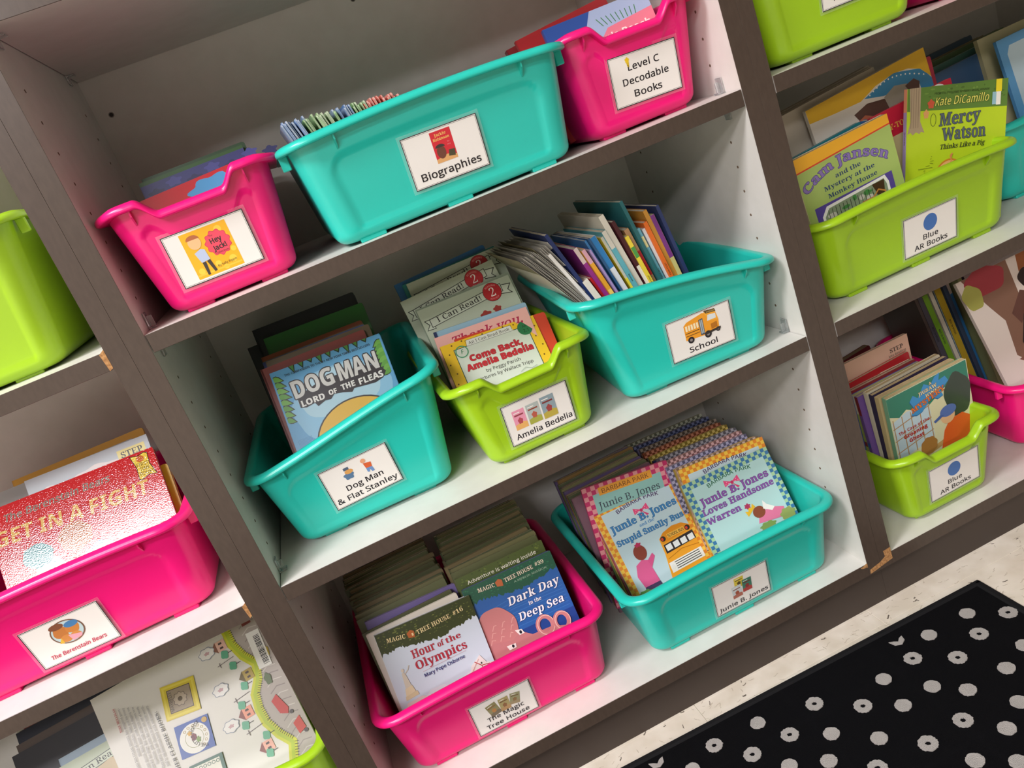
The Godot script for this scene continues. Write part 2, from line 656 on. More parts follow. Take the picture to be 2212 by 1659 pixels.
# Lower front edge of the front cover is y = 0, z = 0; the spine is at -x; the book goes back to z = -t.
func book(called: String, label: String, w: float, h: float, t: float, cover: Color, o := {}) -> Node3D:
	var b := thing(called, label, "book", Vector3.ZERO, o.get("group", ""))
	var hard: bool = o.get("hard", false)
	var ct := 0.0024 if hard else 0.0006
	var inset := 0.003 if hard else 0.0007
	var key := "cover %.4f %.4f %.4f %s" % [w, h, t, hard]
	if not meshes.has(key):
		var a := Acc.new()
		var r := 0.003
		var pl := PackedVector2Array([Vector2(-w / 2, 0), Vector2(w / 2 - r, 0), Vector2(w / 2 - r * 0.3, r * 0.3), Vector2(w / 2, r), Vector2(w / 2, h - r), Vector2(w / 2 - r * 0.3, h - r * 0.3), Vector2(w / 2 - r, h), Vector2(-w / 2, h)])
		a.prism(pl, -ct, 0)
		a.prism(pl, -t, -t + ct)
		a.box(Vector3(-w / 2 - 0.0004, 0, -t), Vector3(-w / 2 + ct, h, 0))
		var p := Acc.new()
		p.box(Vector3(-w / 2 + ct, inset, -t + ct), Vector3(w / 2 - inset, h - inset, -ct))
		meshes[key] = [a.mesh(), p.mesh()]
	part("cover", meshes[key][0], mat(cover, o.get("rough", 0.38), 0.5), b)
	part("page_block", meshes[key][1], page_mat(o.get("pages", K("d9cdb4"))), b)
	if o.has("art"):
		part("cover_print", (o.art as Art).mesh(o.get("k", 1.0), o.get("cut", 0.0)), print_mat(o.get("gloss", 0.34)), b, Vector3(-w / 2, 0, 0.00006))
	if o.has("spine"):
		var s := part("spine_print", (o.spine as Art).mesh(), print_mat(0.4), b)
		# the spine is read from the head down: its x runs down the book, its y runs across the thickness
		s.transform = Transform3D(Basis(Vector3(0, -1, 0), Vector3(0, 0, 1), Vector3(-1, 0, 0)), Vector3(-w / 2 - 0.00046, h, -t))
	return b

func pose(n: Node3D, at: Vector3, yaw: float, lean: float, roll: float) -> Node3D:
	n.transform = Transform3D(Basis(Vector3.UP, deg_to_rad(yaw)) * Basis(Vector3.RIGHT, -deg_to_rad(lean)) * Basis(Vector3.BACK, deg_to_rad(roll)), at)
	return n

# spine towards the room, front cover to the right, leaning to the left by deg
func shelve(n: Node3D, at: Vector3, deg: float, w: float, yaw := 0.0, back := 0.0, pages_out := false) -> Node3D:
	var basis := Basis(Vector3.UP, deg_to_rad(yaw)) * Basis(Vector3.RIGHT, -deg_to_rad(back)) * Basis(Vector3.BACK, deg_to_rad(deg)) * Basis(Vector3.UP, -PI / 2 if pages_out else PI / 2)
	n.transform = Transform3D(basis, at + basis * Vector3(-w / 2 if pages_out else w / 2, 0, 0))
	return n


# ---------------------------------------------------------------- bookcases
func bookcase(x0: float, label: String) -> Node3D:
	var c := thing("bookcase", label, "bookcase", Vector3(x0, 0, 0), "wide dark-edged bookcases")
	var white: Material = mats["melamine"]
	var brown: Material = mats["edge"]
	var band := 0.0009
	var top := 1.52
	for s in 2:
		var xa := -TP if s == 0 else W
		var a := Acc.new()
		a.box(Vector3(xa + 0.0001, 0, -D - 0.006), Vector3(xa + TP - 0.0001, Y3 - TS, -0.0215))
		a.box(Vector3(xa + 0.0001, Y3 - TS, -D - 0.006), Vector3(xa + TP - 0.0001, top, -band))
		var p := part("side_panel", a.mesh(), white, c)
		var e := Acc.new()
		e.box(Vector3(xa + 0.0001, Y3 - TS, -band), Vector3(xa + TP - 0.0001, top, 0), 0.00015)
		part("edge_band", e.mesh(), brown, p)
		var inner := 0.0 if s == 0 else W
		var sg := 1.0 if s == 0 else -1.0
		for zz: float in [-0.058, -0.345]:
			for j in 30:
				var y := 0.1584 + j * 0.0337
				if absf(y - Y1 + TS / 2) < 0.02 or absf(y - Y2 + TS / 2) < 0.02 or y > 1.10:
					continue
				var hole := part("peg_hole", meshes["peg_hole"], mats["peg"], p, Vector3(inner + sg * 0.0002, y, zz))
				hole.rotation.z = -sg * PI / 2
	var bk := Acc.new()
	bk.box(Vector3(0.0, 0.02, -D - 0.006), Vector3(W, top, -D))
	part("back_panel", bk.mesh(), mats["back"], c)
	for y: float in [Y3, Y2, Y1, YT, top]:
		var g := 0.0 if y == Y3 or y == top else 0.0012
		var a := Acc.new()
		a.box(Vector3(g, y - TS, -D + 0.001), Vector3(W - g, y, -band))
		var p := part("shelf", a.mesh(), white, c)
		var e := Acc.new()
		e.box(Vector3(g, y - TS, -band), Vector3(W - g, y, 0), 0.0004)
		part("edge_band", e.mesh(), brown, p)
		if y == Y1 or y == Y2 or y == YT:
			for xx: float in [0.0, W]:
				for zz: float in [-0.045, -0.345]:
					for kind: String in ["clip_top", "clip_foot"]:
						var cl := part("shelf_clip", meshes[kind], mats["clear"], c, Vector3(xx, y, zz))
						if xx > 0.0:
							cl.rotation.y = PI
	var kb := Acc.new()
	kb.box(Vector3(-TP + 0.0001, 0, -0.021), Vector3(W + TP - 0.0001, Y3 - TS - 0.0002, -0.004), 0.0003)
	part("kick_board", kb.mesh(), mat(K("3a302a"), 0.45), c)
	return c

func chip(parent: Node3D, pts: Array, z: float) -> void:
	# a corner where the brown edging has broken off and the particle board shows
	var poly := PackedVector2Array()
	for i in range(0, pts.size(), 2):
		poly.append(Vector2(pts[i], pts[i + 1]))
	var a := Acc.new()
	a.prism(poly, z - 0.0006, z + 0.0003)
	var o := part("chipped_edge", a.mesh(), mats["particle"], parent)
	o.set_meta("label", "bare particle board where the edging broke off")


# ---------------------------------------------------------------- printed name cards (93 x 61 mm)
func card_base() -> Art:
	var a := art()
	a.rect(0, 0, 93, 61, K("ece9e3"))
	a.frame(0, 0, 93, 61, 1.0, K("2a2a2c"))
	a.frame(1.7, 1.7, 91.3, 59.3, 0.35, K("3a3a3c"))
	return a

func card_text(a: Art, s: String, x: float, y: float, size: float, w := 0.0) -> void:
	var o := {"al": "c", "fat": 0.22}
	if w > 0.0: o.fit = w
	a.text(s, x, y, size, K("1d1c1e"), o)

func mini_cover(a: Art, x: float, y: float, w: float, h: float, rot: float, top: Color, low: Color, dot: Color) -> void:
	var keep := [a.org, a.turn]
	a.org = Vector2(x, y)
	a.turn = deg_to_rad(rot)
	a.rect(0, 0, w, h, top)
	a.flat([0, 0, w, 0, w, h * 0.28, w * 0.6, h * 0.36, 0, h * 0.25], low)
	a.blob(w * 0.5, h * 0.42, w * 0.2, h * 0.16, 5, 0.12, dot)
	a.rect(w * 0.12, h * 0.84, w * 0.6, h * 0.88, K("f4f0ea"))
	a.rect(w * 0.12, h * 0.70, w * 0.86, h * 0.77, dot.darkened(0.2))
	a.org = keep[0]
	a.turn = keep[1]

func card(which: String) -> Art:
	var a := card_base()
	match which:
		"jack":
			a.rect(18.5, 4, 71, 57, K("f5b61f"))
			a.hold()
			for q: Array in [[60, 50, 4], [45, 14, 3.5], [62, 14, 4.2], [67, 24, 3], [52, 8, 3], [25, 12, 3.6], [30, 50, 3]]:
				a.ell(q[0], q[1], q[2], q[2], K("fbcf45"), 14)
			a.free_hold()
			a.rect(19, 7, 70, 9, K("f8c640"))
			a.blob(54.5, 36, 13.6, 14.2, 11, 0.07, K("d93a55"))
			a.blob(54.5, 36, 12.8, 13.4, 11, 0.07, K("ee4d64"))
			a.text("The", 50, 44.5, 2.0, K("3a2a2c"), {"al": "c"})
			a.text("Hey", 53.5, 37.0, 5.6, K("3a2a2c"), {"al": "c", "fat": 0.3, "rot": 4})
			a.text("Jack!", 54.5, 28.6, 5.4, K("3a2a2c"), {"al": "c", "fat": 0.3, "rot": 4})
			a.text("Collection", 54.5, 24.4, 2.1, K("3a2a2c"), {"al": "c", "fit": 15.0})
			a.text("By Sally Rippin", 54.5, 11.0, 2.5, K("2c2420"), {"al": "c", "fit": 22.0, "rot": 3})
			# plain stand-in for the drawn figure
			a.flat([26, 33, 34, 36, 38, 34, 39, 22, 29, 21], K("b9c9e4"))
			a.flat([29.5, 21, 33.5, 21, 32.5, 6, 29.8, 6], K("3d3533"))
			a.flat([34.8, 21, 38.6, 22, 41, 8, 38.2, 7], K("3d3533"))
			a.ell(31, 44, 7, 7.5, K("f1c08a"), 22)
			a.ell(30.5, 48, 7.2, 5.0, K("b5683f"), 22, 0.0, PI)
		"biographies":
			a.rect(34, 21.5, 59, 57, K("cf2a35"))
			a.text("Jackie", 46, 51.0, 3.2, K("e9c46b"), {"al": "c", "f": "rb", "fit": 14.0})
			a.text("Robinson", 46, 46.2, 3.0, K("e9c46b"), {"al": "c", "f": "rb", "fit": 20.0})
			a.flat([34, 21.5, 59, 21.5, 59, 26, 48, 29, 34, 26], K("dca66a"))
			a.flat([49, 26, 57, 24.5, 58, 32, 51, 33], K("4a4630"))
			a.ell(42, 33, 5.4, 7.6, K("6e3f31"), 20)
			a.ell(42, 38.5, 5.8, 3.6, K("3a3430"), 18, 0.0, PI)
			a.text("The", 53, 41.5, 1.3, K("e9a0a0"), {"al": "c"})
			a.text("story", 53, 38.5, 1.3, K("e9a0a0"), {"al": "c"})
			card_text(a, "Biographies", 47.5, 8.0, 8.4, 74)
		"level":
			card_text(a, "Level C", 46.5, 40.5, 8.0, 43)
			card_text(a, "Decodable", 46.5, 24.5, 8.0, 63)
			card_text(a, "Books", 46.5, 8.5, 8.0, 38)
			a.blob(25.5, 53, 2.8, 3.2, 5, 0.16, K("e8c51e"), 0.5)
			a.flat([24, 50, 27.5, 50, 27, 44, 24.6, 46], K("d9b726"))
			a.seg([25, 47.5, 26.6, 45.5], 0.7, K("5a4a1a"))
		"dogflat":
			card_text(a, "Dog Man", 48.5, 20.0, 7.6, 50)
			card_text(a, "& Flat Stanley", 46.5, 6.6, 7.6, 83)
			a.blob(34, 40, 6.5, 5.5, 5, 0.14, K("5b7b9c"))
			a.ell(36, 45.5, 5.6, 3.4, K("d7a05a"), 18)
			a.rect(30.5, 48.5, 37.5, 52.5, K("56667a"))
			a.flat([56, 47, 66, 45, 65, 38, 57, 39], K("d9663a"))
			a.ell(57.5, 50.5, 3.4, 3.2, K("e2a37c"), 16)
			a.flat([57, 39, 65, 38, 66, 31, 62.5, 31, 61, 36, 59.5, 32, 57, 33], K("6f94c6"))
		"amelia":
			card_text(a, "Amelia Bedelia", 48.5, 7.0, 8.0, 80)
			mini_cover(a, 12, 20.5, 17, 28.5, 0, K("e79bb2"), K("e6b169"), K("b7525c"))
			mini_cover(a, 31.5, 20.5, 18, 29, 0, K("b3bdb9"), K("a9ac4e"), K("b8604f"))
			mini_cover(a, 52, 19.5, 19.5, 32, 0, K("8fa2ab"), K("bba94c"), K("a04a48"))
		"school":
			card_text(a, "School", 46.5, 7.0, 7.8, 41)
			var y := K("efa12c")
			a.org = Vector2(19, 18)
			a.flat([5, 8, 38, 6, 54, 10, 55, 22, 42, 24, 40, 36, 34, 39, 10, 34, 5, 30], y)
			a.flat([36, 39, 52, 37, 55, 22, 42, 24], K("f3ad38"))
			a.flat([36, 41, 39, 36, 53, 34.5, 52, 39], K("5c4a2c"))
			a.text("SCHOOL BUS", 45.5, 36.4, 1.7, K("f7d27a"), {"al": "c", "fit": 11.0, "rot": -4})
			a.flat([39, 25, 41, 33.5, 52, 32, 52, 25], K("dfe6e4"))
			a.flat([43, 11, 52, 12, 52, 20, 43, 19], K("b5701d"))
			a.flat([27, 8, 33, 8, 33, 32, 27, 31], K("46505a"))
			a.rect(28, 10, 29.8, 30, K("aab7bd"))
			a.rect(30.5, 10, 32.2, 30, K("aab7bd"))
			a.hold()
			for i in 5:
				a.rect(7 + i * 4.0, 21, 9.8 + i * 4.0, 29, K("f6e7bd"))
			a.free_hold()
			a.rect(6, 17.5, 26, 18.4, K("3c3226"))
			a.rect(6, 13.5, 26, 14.3, K("3c3226"))
			for q: Array in [[12, 7, 4.6], [37, 6, 5.0], [52, 8, 3.2]]:
				a.ell(q[0], q[1], q[2], q[2] * 1.05, K("2d2a2b"), 20)
				a.ell(q[0], q[1], q[2] * 0.45, q[2] * 0.45, K("8c8785"), 14)
			a.flat([34, 6, 56, 8, 56, 11, 34, 9.5], K("39332f"))
			a.org = Vector2.ZERO
		"magic":
			mini_cover(a, 27, 24, 16, 25, 12, K("8a8458"), K("71654e"), K("b07a3c"))
			mini_cover(a, 56, 31, 15, 21, -14, K("93926a"), K("9a8a66"), K("8a6a3c"))
			mini_cover(a, 42, 26, 15, 25, 0, K("a79a64"), K("b28d5a"), K("8a5d34"))
			card_text(a, "The Magic", 46.5, 19.0, 7.6, 56)
			card_text(a, "Tree House", 46.5, 6.0, 7.6, 66)
		"junie":
			mini_cover(a, 36, 37, 15.5, 19, -2, K("d9c548"), K("c8b23c"), K("5a4a24"))
			mini_cover(a, 31, 18.5, 16, 23, 2, K("c9d2d3"), K("b26a58"), K("a5543c"))
			mini_cover(a, 48, 23, 15.5, 24, -2, K("3f7c67"), K("b0403f"), K("8c2f34"))
			card_text(a, "Junie B. Jones", 46.5, 5.8, 7.6, 84)
		"bears":
			a.ring(47, 38, 18.5, 16.5, 1.6, K("7b5c4a"), 30)
			a.ell(47, 38, 17.6, 15.6, K("bcd2d4"), 30)
			# plain shapes in the colours of the drawing
			a.blob(40, 40, 8.5, 9.5, 4, 0.06, K("c07a3e"))
			a.ell(39, 49.5, 8.5, 4.4, K("7f5138"), 20)
			a.blob(54, 41, 8.0, 8.0, 4, 0.06, K("cb8440"))
			a.ell(55, 46.5, 8.0, 4.6, K("4d7fb0"), 20)
			a.ell(42, 29.5, 6.5, 5.5, K("cf8a48"), 20)
			a.ell(53, 29, 6.5, 5.5, K("d3904c"), 20)
			a.flat([32, 26, 37, 33, 37, 24], K("e0b63c"))
			a.flat([45, 33, 60, 29, 58, 25, 47, 23], K("e3a6b4"))
			a.text("The Berenstain Bears", 46.5, 9.0, 5.6, K("c0284e"), {"al": "c", "fit": 66.0, "slant": 0.2, "fat": 0.15})
		"blue":
			a.ell(46.5, 42, 12.0, 12.6, K("3f6fb5"), 36)
			card_text(a, "Blue", 46.5, 18.5, 7.8, 26)
			card_text(a, "AR Books", 46.5, 6.0, 7.8, 58)
		"ar":
			card_text(a, "AR", 26, 8.5, 7.2, 15)
			card_text(a, "Books", 58, 8.5, 7.2, 34)
	return a


# ---------------------------------------------------------------- printed covers (millimetres)
func leaves(a: Art, w: float, y: float, h: float, dark: Color, light: Color, seed_: int) -> void:
	# ragged treetop edge hanging down from the top of a cover
	var r := RandomNumberGenerator.new()
	r.seed = seed_
	var pts := PackedVector2Array([Vector2(0, h), Vector2(0, y)])
	var x := 0.0
	while x < w - 2.0:
		x += r.randf_range(1.2, 3.0)
		pts.append(Vector2(minf(x, w - 0.5), y + 9.0 * sin(x / w * PI * 2.2 + 0.6) * 0.5 + r.randf_range(-2.6, 2.6)))
	pts.append(Vector2(w, y))
	pts.append(Vector2(w, h))
	a.poly(pts, dark)
	a.hold()
	for i in 150:
		var px := r.randf_range(2, w - 2)
		var py := r.randf_range(y + 5, h - 2)
		var s := r.randf_range(0.7, 1.9)
		a.ell(px, py, s, s * 0.6, light if i % 2 else light.lerp(dark, 0.5), 6)
	a.free_hold()

func cover(which: String, w: float, h: float) -> Art:
	var a := art()
	match which:
		"hour":
			a.rect(0, 0, w, h, K("cfdde8"))
			a.hold()
			for i in 7:
				a.blob(20 + i * 18, 70 + (i % 3) * 9, 18, 8, 6, 0.07, K("dfe3ea"), i)
			a.free_hold()
			a.hold()
			for i in 6:
				a.blob(15 + i * 24, 42 + (i % 2) * 8, 20, 11, 6, 0.08, K("e8d3d6"), i)
			a.free_hold()
			a.rect(0, 0, w, 34, K("e5cfcf"))
			a.flat([0, 157, 0, 160, w, 165, w, 160, 118, 166, 96, 168, 80, 160, 52, 160, 30, 161, 14, 153], K("f2f5f6"))
			leaves(a, w, 163, h, K("39431f"), K("6f7a39"), 5)
			a.text("MAGIC", 13, 180.5, 6.2, K("efe0a4"), {"f": "rb", "fit": 27.0, "rot": -8, "ol": K("2c3015"), "ow": 0.5})
			a.flat([44, 175, 53, 173, 54, 182, 49, 185, 43, 182], K("b8642c"))
			a.rect(49.5, 176, 52, 180, K("ecd6a0"))
			a.text("TREE HOUSE", 57, 174.5, 6.4, K("efe0a4"), {"f": "rb", "fit": 52.0, "rot": 4, "ol": K("2c3015"), "ow": 0.5})
			a.text("#16", 114, 179, 6.2, K("efe0a4"), {"f": "rb", "fit": 16.0, "rot": 6, "ol": K("2c3015"), "ow": 0.4})
			a.text("Hour", 39, 145.5, 12.0, K("b32c3c"), {"f": "rb", "fit": 35.0})
			a.text("of", 78, 146.5, 8.0, K("b32c3c"), {"f": "rb", "fit": 9.5})
			a.text("the", 90, 146.5, 8.0, K("b32c3c"), {"f": "rb", "fit": 23.0})
			a.text("Olympics", 39, 129.0, 12.0, K("b32c3c"), {"f": "rb", "fit": 77.0})
			a.seg([46, 123.5, 112, 126.5], 0.4, K("c99a98"))
			a.text("Mary Pope Osborne", 46, 115.0, 5.0, K("39447c"), {"fit": 62.0, "rot": 2.4, "fat": 0.12})
			# statue on a pedestal, pale horse
			a.flat([10, 95, 30, 97, 29, 103, 11, 101], K("d6c8a0"))
			a.flat([12, 101, 27, 103, 25, 113, 14, 111], K("e0d3ad"))
			a.flat([15, 111, 24, 113, 22, 128, 20, 134, 17, 133, 16, 122], K("d5cfba"))
			a.ell(19.5, 136.5, 2.2, 2.6, K("d8d2bd"), 12)
			a.seg([21, 131, 27, 135, 30, 140], 1.2, K("cfc9b4"))
			a.blob(26, 86, 20, 7, 6, 0.1, K("ecd9d4"))
			a.flat([92, 60, 145, 60, 145, 96, 134, 100, 128, 113, 121, 108, 112, 103, 104, 88, 94, 78], K("ece3de"))
			a.hold()
			for i in 7:
				a.seg([100 + i * 3.0, 80 + i * 3.6, 107 + i * 3.0, 92 + i * 2.6], 1.2, K("d2aaa0"))
			a.free_hold()
			a.seg([118, 106, 126, 98, 138, 96], 1.1, K("b3353c"))
			a.seg([126, 98, 128, 88, 140, 84], 1.1, K("b3353c"))
			a.ell(127, 101, 1.2, 1.4, K("3c3230"), 10)
		"dark":
			a.rect(0, 0, w, h, K("2a62ae"))
			a.rect(0, 0, w, 108, K("1d4690"))
			a.hold()
			for i in 9:
				a.seg([10, 112 + i * 5, 60, 114 + i * 5 + (i % 3), 138, 113 + i * 5], 0.7, K("3f7bc2"))
			a.free_hold()
			a.flat([0, 158, 0, 166, w, 171, w, 165, 110, 170, 70, 161, 30, 165], K("9cc6d4"))
			leaves(a, w, 167, h, K("1d5a43"), K("2f7a55"), 9)
			a.text("MAGIC", 21, 183.5, 6.0, K("f0ebcf"), {"f": "rb", "fit": 26.0, "rot": -4, "ol": K("10382a"), "ow": 0.4})
			a.flat([50, 180, 59, 178, 60, 187, 55, 190, 49, 187], K("c0683a"))
			a.text("TREE HOUSE", 63, 181, 6.0, K("f0ebcf"), {"f": "rb", "fit": 46.0, "rot": 2, "ol": K("10382a"), "ow": 0.4})
			a.text("#39", 113, 184, 5.6, K("f0ebcf"), {"f": "rb", "fit": 14.0})
			a.text("A MERLIN MISSION", 75, 175, 2.9, K("a9cdb2"), {"fit": 52.0, "slant": 0.2})
			a.text("Dark Day", 95, 147, 12.0, K("fbfbff"), {"f": "rb", "al": "c", "fit": 82.0, "slant": 0.22, "ol": K("1a3f86"), "ow": 0.5})
			a.text("in the", 92, 136.5, 5.4, K("fbfbff"), {"f": "rb", "al": "c", "fit": 20.0, "slant": 0.15})
			a.text("Deep Sea", 96, 120.5, 11.5, K("fbfbff"), {"f": "rb", "al": "c", "fit": 72.0, "slant": 0.22, "ol": K("1a3f86"), "ow": 0.5})
			# a pink octopus
			a.blob(26, 122, 30, 33, 7, 0.02, K("c9807f"))
			a.flat([0, 60, 130, 60, 130, 84, 100, 95, 70, 96, 55, 108, 40, 100, 0, 110], K("c47d7e"))
			a.hold()
			for i in 9:
				a.seg([8 + i * 5.0, 106 + (i % 3) * 9, 12 + i * 5.0, 112 + (i % 3) * 9, 17 + i * 4.6, 110 + (i % 3) * 10], 1.0, K("e0a9a0"))
			a.free_hold()
			for q: Array in [[92, 100, 11, 13], [117, 96, 10, 12]]:
				a.ring(q[0], q[1], q[2], q[3], 6.0, K("cc8485"), 22)
				a.ring(q[0] + 1.5, q[1], q[2] + 1.4, q[3] + 1.2, 1.2, K("ecc4b8"), 22)
			a.flat([48, 112, 58, 110, 60, 103, 52, 103], K("f2e9e4"))
			a.ell(55, 106.5, 2.0, 2.6, K("26232c"), 12)
			a.flat([28, 96, 42, 95, 41, 89, 30, 89], K("f2e9e4"))
			a.ell(37, 92.5, 1.9, 2.5, K("26232c"), 12)
		"adventure":
			a.rect(0, 0, w, h, K("4b5a24"))
			var r := RandomNumberGenerator.new()
			r.seed = 3
			a.hold()
			for i in 140:
				a.ell(r.randf_range(3, w - 3), r.randf_range(h - 45, h - 2), r.randf_range(0.8, 2.4), r.randf_range(0.6, 1.4), K("6d7d33") if i % 2 else K("35421a"), 6)
			a.free_hold()
			a.text("Adventure is waiting inside", w * 0.5, h - 15, 5.4, K("f1efdc"), {"al": "c", "fit": 112.0, "fat": 0.1})
		"smelly", "warren", "orange_check", "pink_check":
			var one := which == "smelly"
			var base := K("c3dbe2") if one or which == "orange_check" else (K("b5d8d6") if which == "warren" else K("93c4bd"))
			a.rect(0, 0, w, h, base)
			if which == "warren":
				a.checks(w, h, 5.6, 2, K("a9cfa4"), K("3f78a8"))
			elif which == "pink_check":
				a.checks(w, h, 7.4, 2, K("e79a9f"), K("c9356c"))
			else:
				a.checks(w, h, 5.6, 2, K("f3c64a"), K("e58b31"))
			if which == "pink_check":
				a.rect(26, h - 19, w - 30, h - 6, K("eda33d"))
				a.text("BARBARA PARK", w * 0.5 - 2, h - 16.5, 7.2, K("6d3d23"), {"al": "c", "fit": 80.0})
				a.text("Junie B. Jones", 20, h - 40, 11, K("3a3c4c"), {"f": "r", "fit": 105.0})
			else:
				var ink := K("4a2a63") if one or which == "orange_check" else K("2c6b4c")
				var big := K("3d86c2") if one else K("8a56a6")
				var edge := K("26507c") if one else K("5a3478")
				a.text("BARBARA PARK", 74, h - 15.5, 6.2, ink, {"al": "c", "fit": 74.0, "arc": 150.0, "fat": 0.16})
				if which != "orange_check":
					for s: float in [-1.0, 1.0]:
						a.flat([74, 171, 74 + s * 12, 177.5, 74 + s * 13, 167], K("ea4d83"))
						a.flat([74, 169, 74 + s * 9, 160, 74 + s * 5, 159], K("d93d74"))
						for i in 3:
							a.ell(74 + s * (5.5 + i * 2.4), 170 + (i % 2) * 3, 0.8, 0.8, K("f7b6cb"), 8)
					a.ell(74, 170, 2.6, 2.8, K("c92f66"), 14)
					a.text("Junie B. Jones", 73, 155.5, 11.0, big, {"f": "rb", "al": "c", "fit": 116.0, "ol": edge, "ow": 0.5})
				if one:
					a.text("and the", 73, 147, 4.6, big, {"f": "rb", "al": "c", "fit": 26.0})
					a.text("Stupid Smelly Bus", 73, 133.5, 9.0, big, {"f": "rb", "al": "c", "fit": 118.0, "ol": edge, "ow": 0.4})
					# school bus
					a.flat([68, 50, 133, 50, 133, 118, 122, 126, 106, 128, 88, 124, 78, 117, 76, 92], K("f2a52a"))
					a.flat([79, 117, 88, 124, 106, 128, 122, 126, 133, 118, 133, 112, 80, 108], K("e8931c"))
					a.rect(92, 112.5, 122, 119.5, K("f7bf4e"))
					a.text("SCHOOL BUS", 107, 113.6, 4.6, K("2a241f"), {"al": "c", "fit": 28.0, "fat": 0.15})
					for q: float in [84.0, 127.5]:
						a.ell(q, 115, 4.4, 4.2, K("2d2626"), 16)
						a.ell(q - 1.4, 115, 2.0, 2.4, K("d8402d"), 12)
					a.flat([79, 92, 133, 95, 133, 109, 80, 106], K("2b2a2c"))
					a.hold()
					for i in 4:
						a.flat([82 + i * 13.0, 95, 92 + i * 13.0, 95.5, 92 + i * 13.0, 105, 82 + i * 13.0, 104], K("eef2f2"))
					a.free_hold()
					a.flat([74, 62, 133, 64, 133, 80, 75, 78], K("f0eee8"))
					a.hold()
					for i in 4:
						a.seg([84, 65.5 + i * 3.4, 128, 67 + i * 3.4], 1.3, K("4a4748"))
					a.free_hold()
					a.ell(79, 70, 3.4, 4.2, K("e9e7e0"), 16)
					a.seg([78, 84, 104, 90, 133, 86], 1.0, K("c47a12"))
					# plain stand-in in the colours of the drawn figure, seen from behind
					a.flat([24, 60, 50, 60, 47, 97, 38, 101, 26, 96, 20, 80], K("e05f94"))
					a.flat([46, 96, 58, 104, 60, 98, 48, 84], K("dc588e"))
					a.ell(41, 112, 10.5, 12.0, K("8c3f30"), 24)
					a.blob(43, 124, 5, 3.4, 5, 0.2, K("c02c5c"))
					a.flat([22, 52, 52, 52, 50, 61, 24, 61], K("4a3a5c"))
					a.blob(20, 53, 12, 5, 7, 0.12, K("5f9d4e"))
				elif which == "warren":
					a.text("Loves Handsome", 72, 141, 9.4, big, {"f": "rb", "al": "c", "fit": 122.0, "ol": edge, "ow": 0.4})
					a.text("Warren", 11, 126, 9.4, big, {"f": "rb", "fit": 58.0, "ol": edge, "ow": 0.4})
					a.flat([84, 96, 128, 90, 131, 104, 112, 112, 96, 110, 88, 104], K("e2799d"))
					a.ell(92, 112, 10, 9, K("8c4a34"), 22)
					a.flat([74, 112, 90, 122, 87, 128, 83, 122, 80, 127, 77, 119, 72, 121], K("e7b92f"))
					a.blob(79, 127, 4.5, 4, 6, 0.2, K("b03a60"))
					a.flat([100, 114, 104, 126, 108, 118, 118, 110, 112, 106], K("f2efe8"))
					a.blob(132, 92, 12, 9, 7, 0.1, K("97a45c"))
					a.blob(96, 88, 13, 6, 7, 0.12, K("86a258"))
		"dog":
			a.rect(0, 0, w, h, K("62aede"))
			a.blob(w * 0.52, 150, 70, 52, 7, 0.03, K("93cdee"))
			a.blob(w * 0.52, 165, 58, 34, 7, 0.03, K("b9e0f2"))
			a.hold()
			for i in 12:
				a.seg([6 + i * 1.7, 120, 9 + i * 1.6, 60], 0.6, K("4a95c9"))
			a.free_hold()
			for pass_ in 2:
				a.hold()
				var g2: float = 1.0 if pass_ == 0 else 0.86
				for s in 2:
					for i in 8:
						var x := 2.0 if s == 0 else w - 2.0
						var g := 1.0 if s == 0 else -1.0
						var y := h - 12 - i * (8.5 if s == 0 else 6.0)
						var L := (17.0 - absf(i - 3.0) * 1.2) * g2
						var e := 5.0 if pass_ == 0 else 3.8
						a.flat([x, y + e, x + g * L * 0.3, y + e + 0.6, x + g * L * 0.6, y + e * 0.6, x + g * L, y - 4.5 * g2, x + g * L * 0.5, y - e, x + g * L * 0.2, y - e * 0.8, x, y - 2], K("1c2a1a") if pass_ == 0 else (K("5fa63c") if i % 2 else K("74b848")))
				for i in 9:
					var x := 30.0 + i * 13
					var d := 0.0 if pass_ == 0 else 1.6
					a.flat([x - 4 + d, h, x + 5 - d, h, x + 2 - d * 0.2, h - 12 + (i % 3) * 3 + d * 1.8], K("20301c") if pass_ == 0 else K("4f8f3a"))
				a.free_hold()
			a.text("THE COMPANION TO THE #1 NEW YORK TIMES BESTSELLERS", 79, 208.4, 3.0, K("1b2b3c"), {"al": "c", "fit": 122.0, "fat": 0.1})
			# black splash behind the title
			a.flat([24, 176, 24, 160, 32, 158, 44, 160, 47, 154, 58, 158, 66, 157, 72, 162, 84, 160, 96, 156, 100, 160, 118, 158, 130, 157, 142, 160, 148, 168, 142, 178, 120, 186, 60, 186], K("161518"))
			a.text("DOG", 22, 174, 24.0, K("d9d8d4"), {"f": "sb", "fit": 57.0, "ol": K("161518"), "ow": 1.9, "fat": 0.5, "rot": 2})
			a.text("MAN", 86, 176, 24.0, K("d9d8d4"), {"f": "sb", "fit": 56.0, "ol": K("161518"), "ow": 1.9, "fat": 0.5, "rot": -1})
			a.text("LORD", 27, 160.5, 8.2, K("f1f0ec"), {"f": "sb", "fit": 32.0, "fat": 0.3})
			a.text("OF", 66, 162.5, 6.6, K("f1f0ec"), {"f": "sb", "fit": 11.0, "fat": 0.3})
			a.text("THE", 84, 163, 7.6, K("f1f0ec"), {"f": "sb", "fit": 19.0, "fat": 0.3})
			a.text("FLEAS", 109, 161.5, 8.4, K("f1f0ec"), {"f": "sb", "fit": 34.0, "fat": 0.3})
			# plain yellow mound where the drawing is
			a.ell(90, 96, 62, 53, K("2a2320"), 40)
			a.ell(90, 96, 60, 51, K("f0bf3c"), 40)
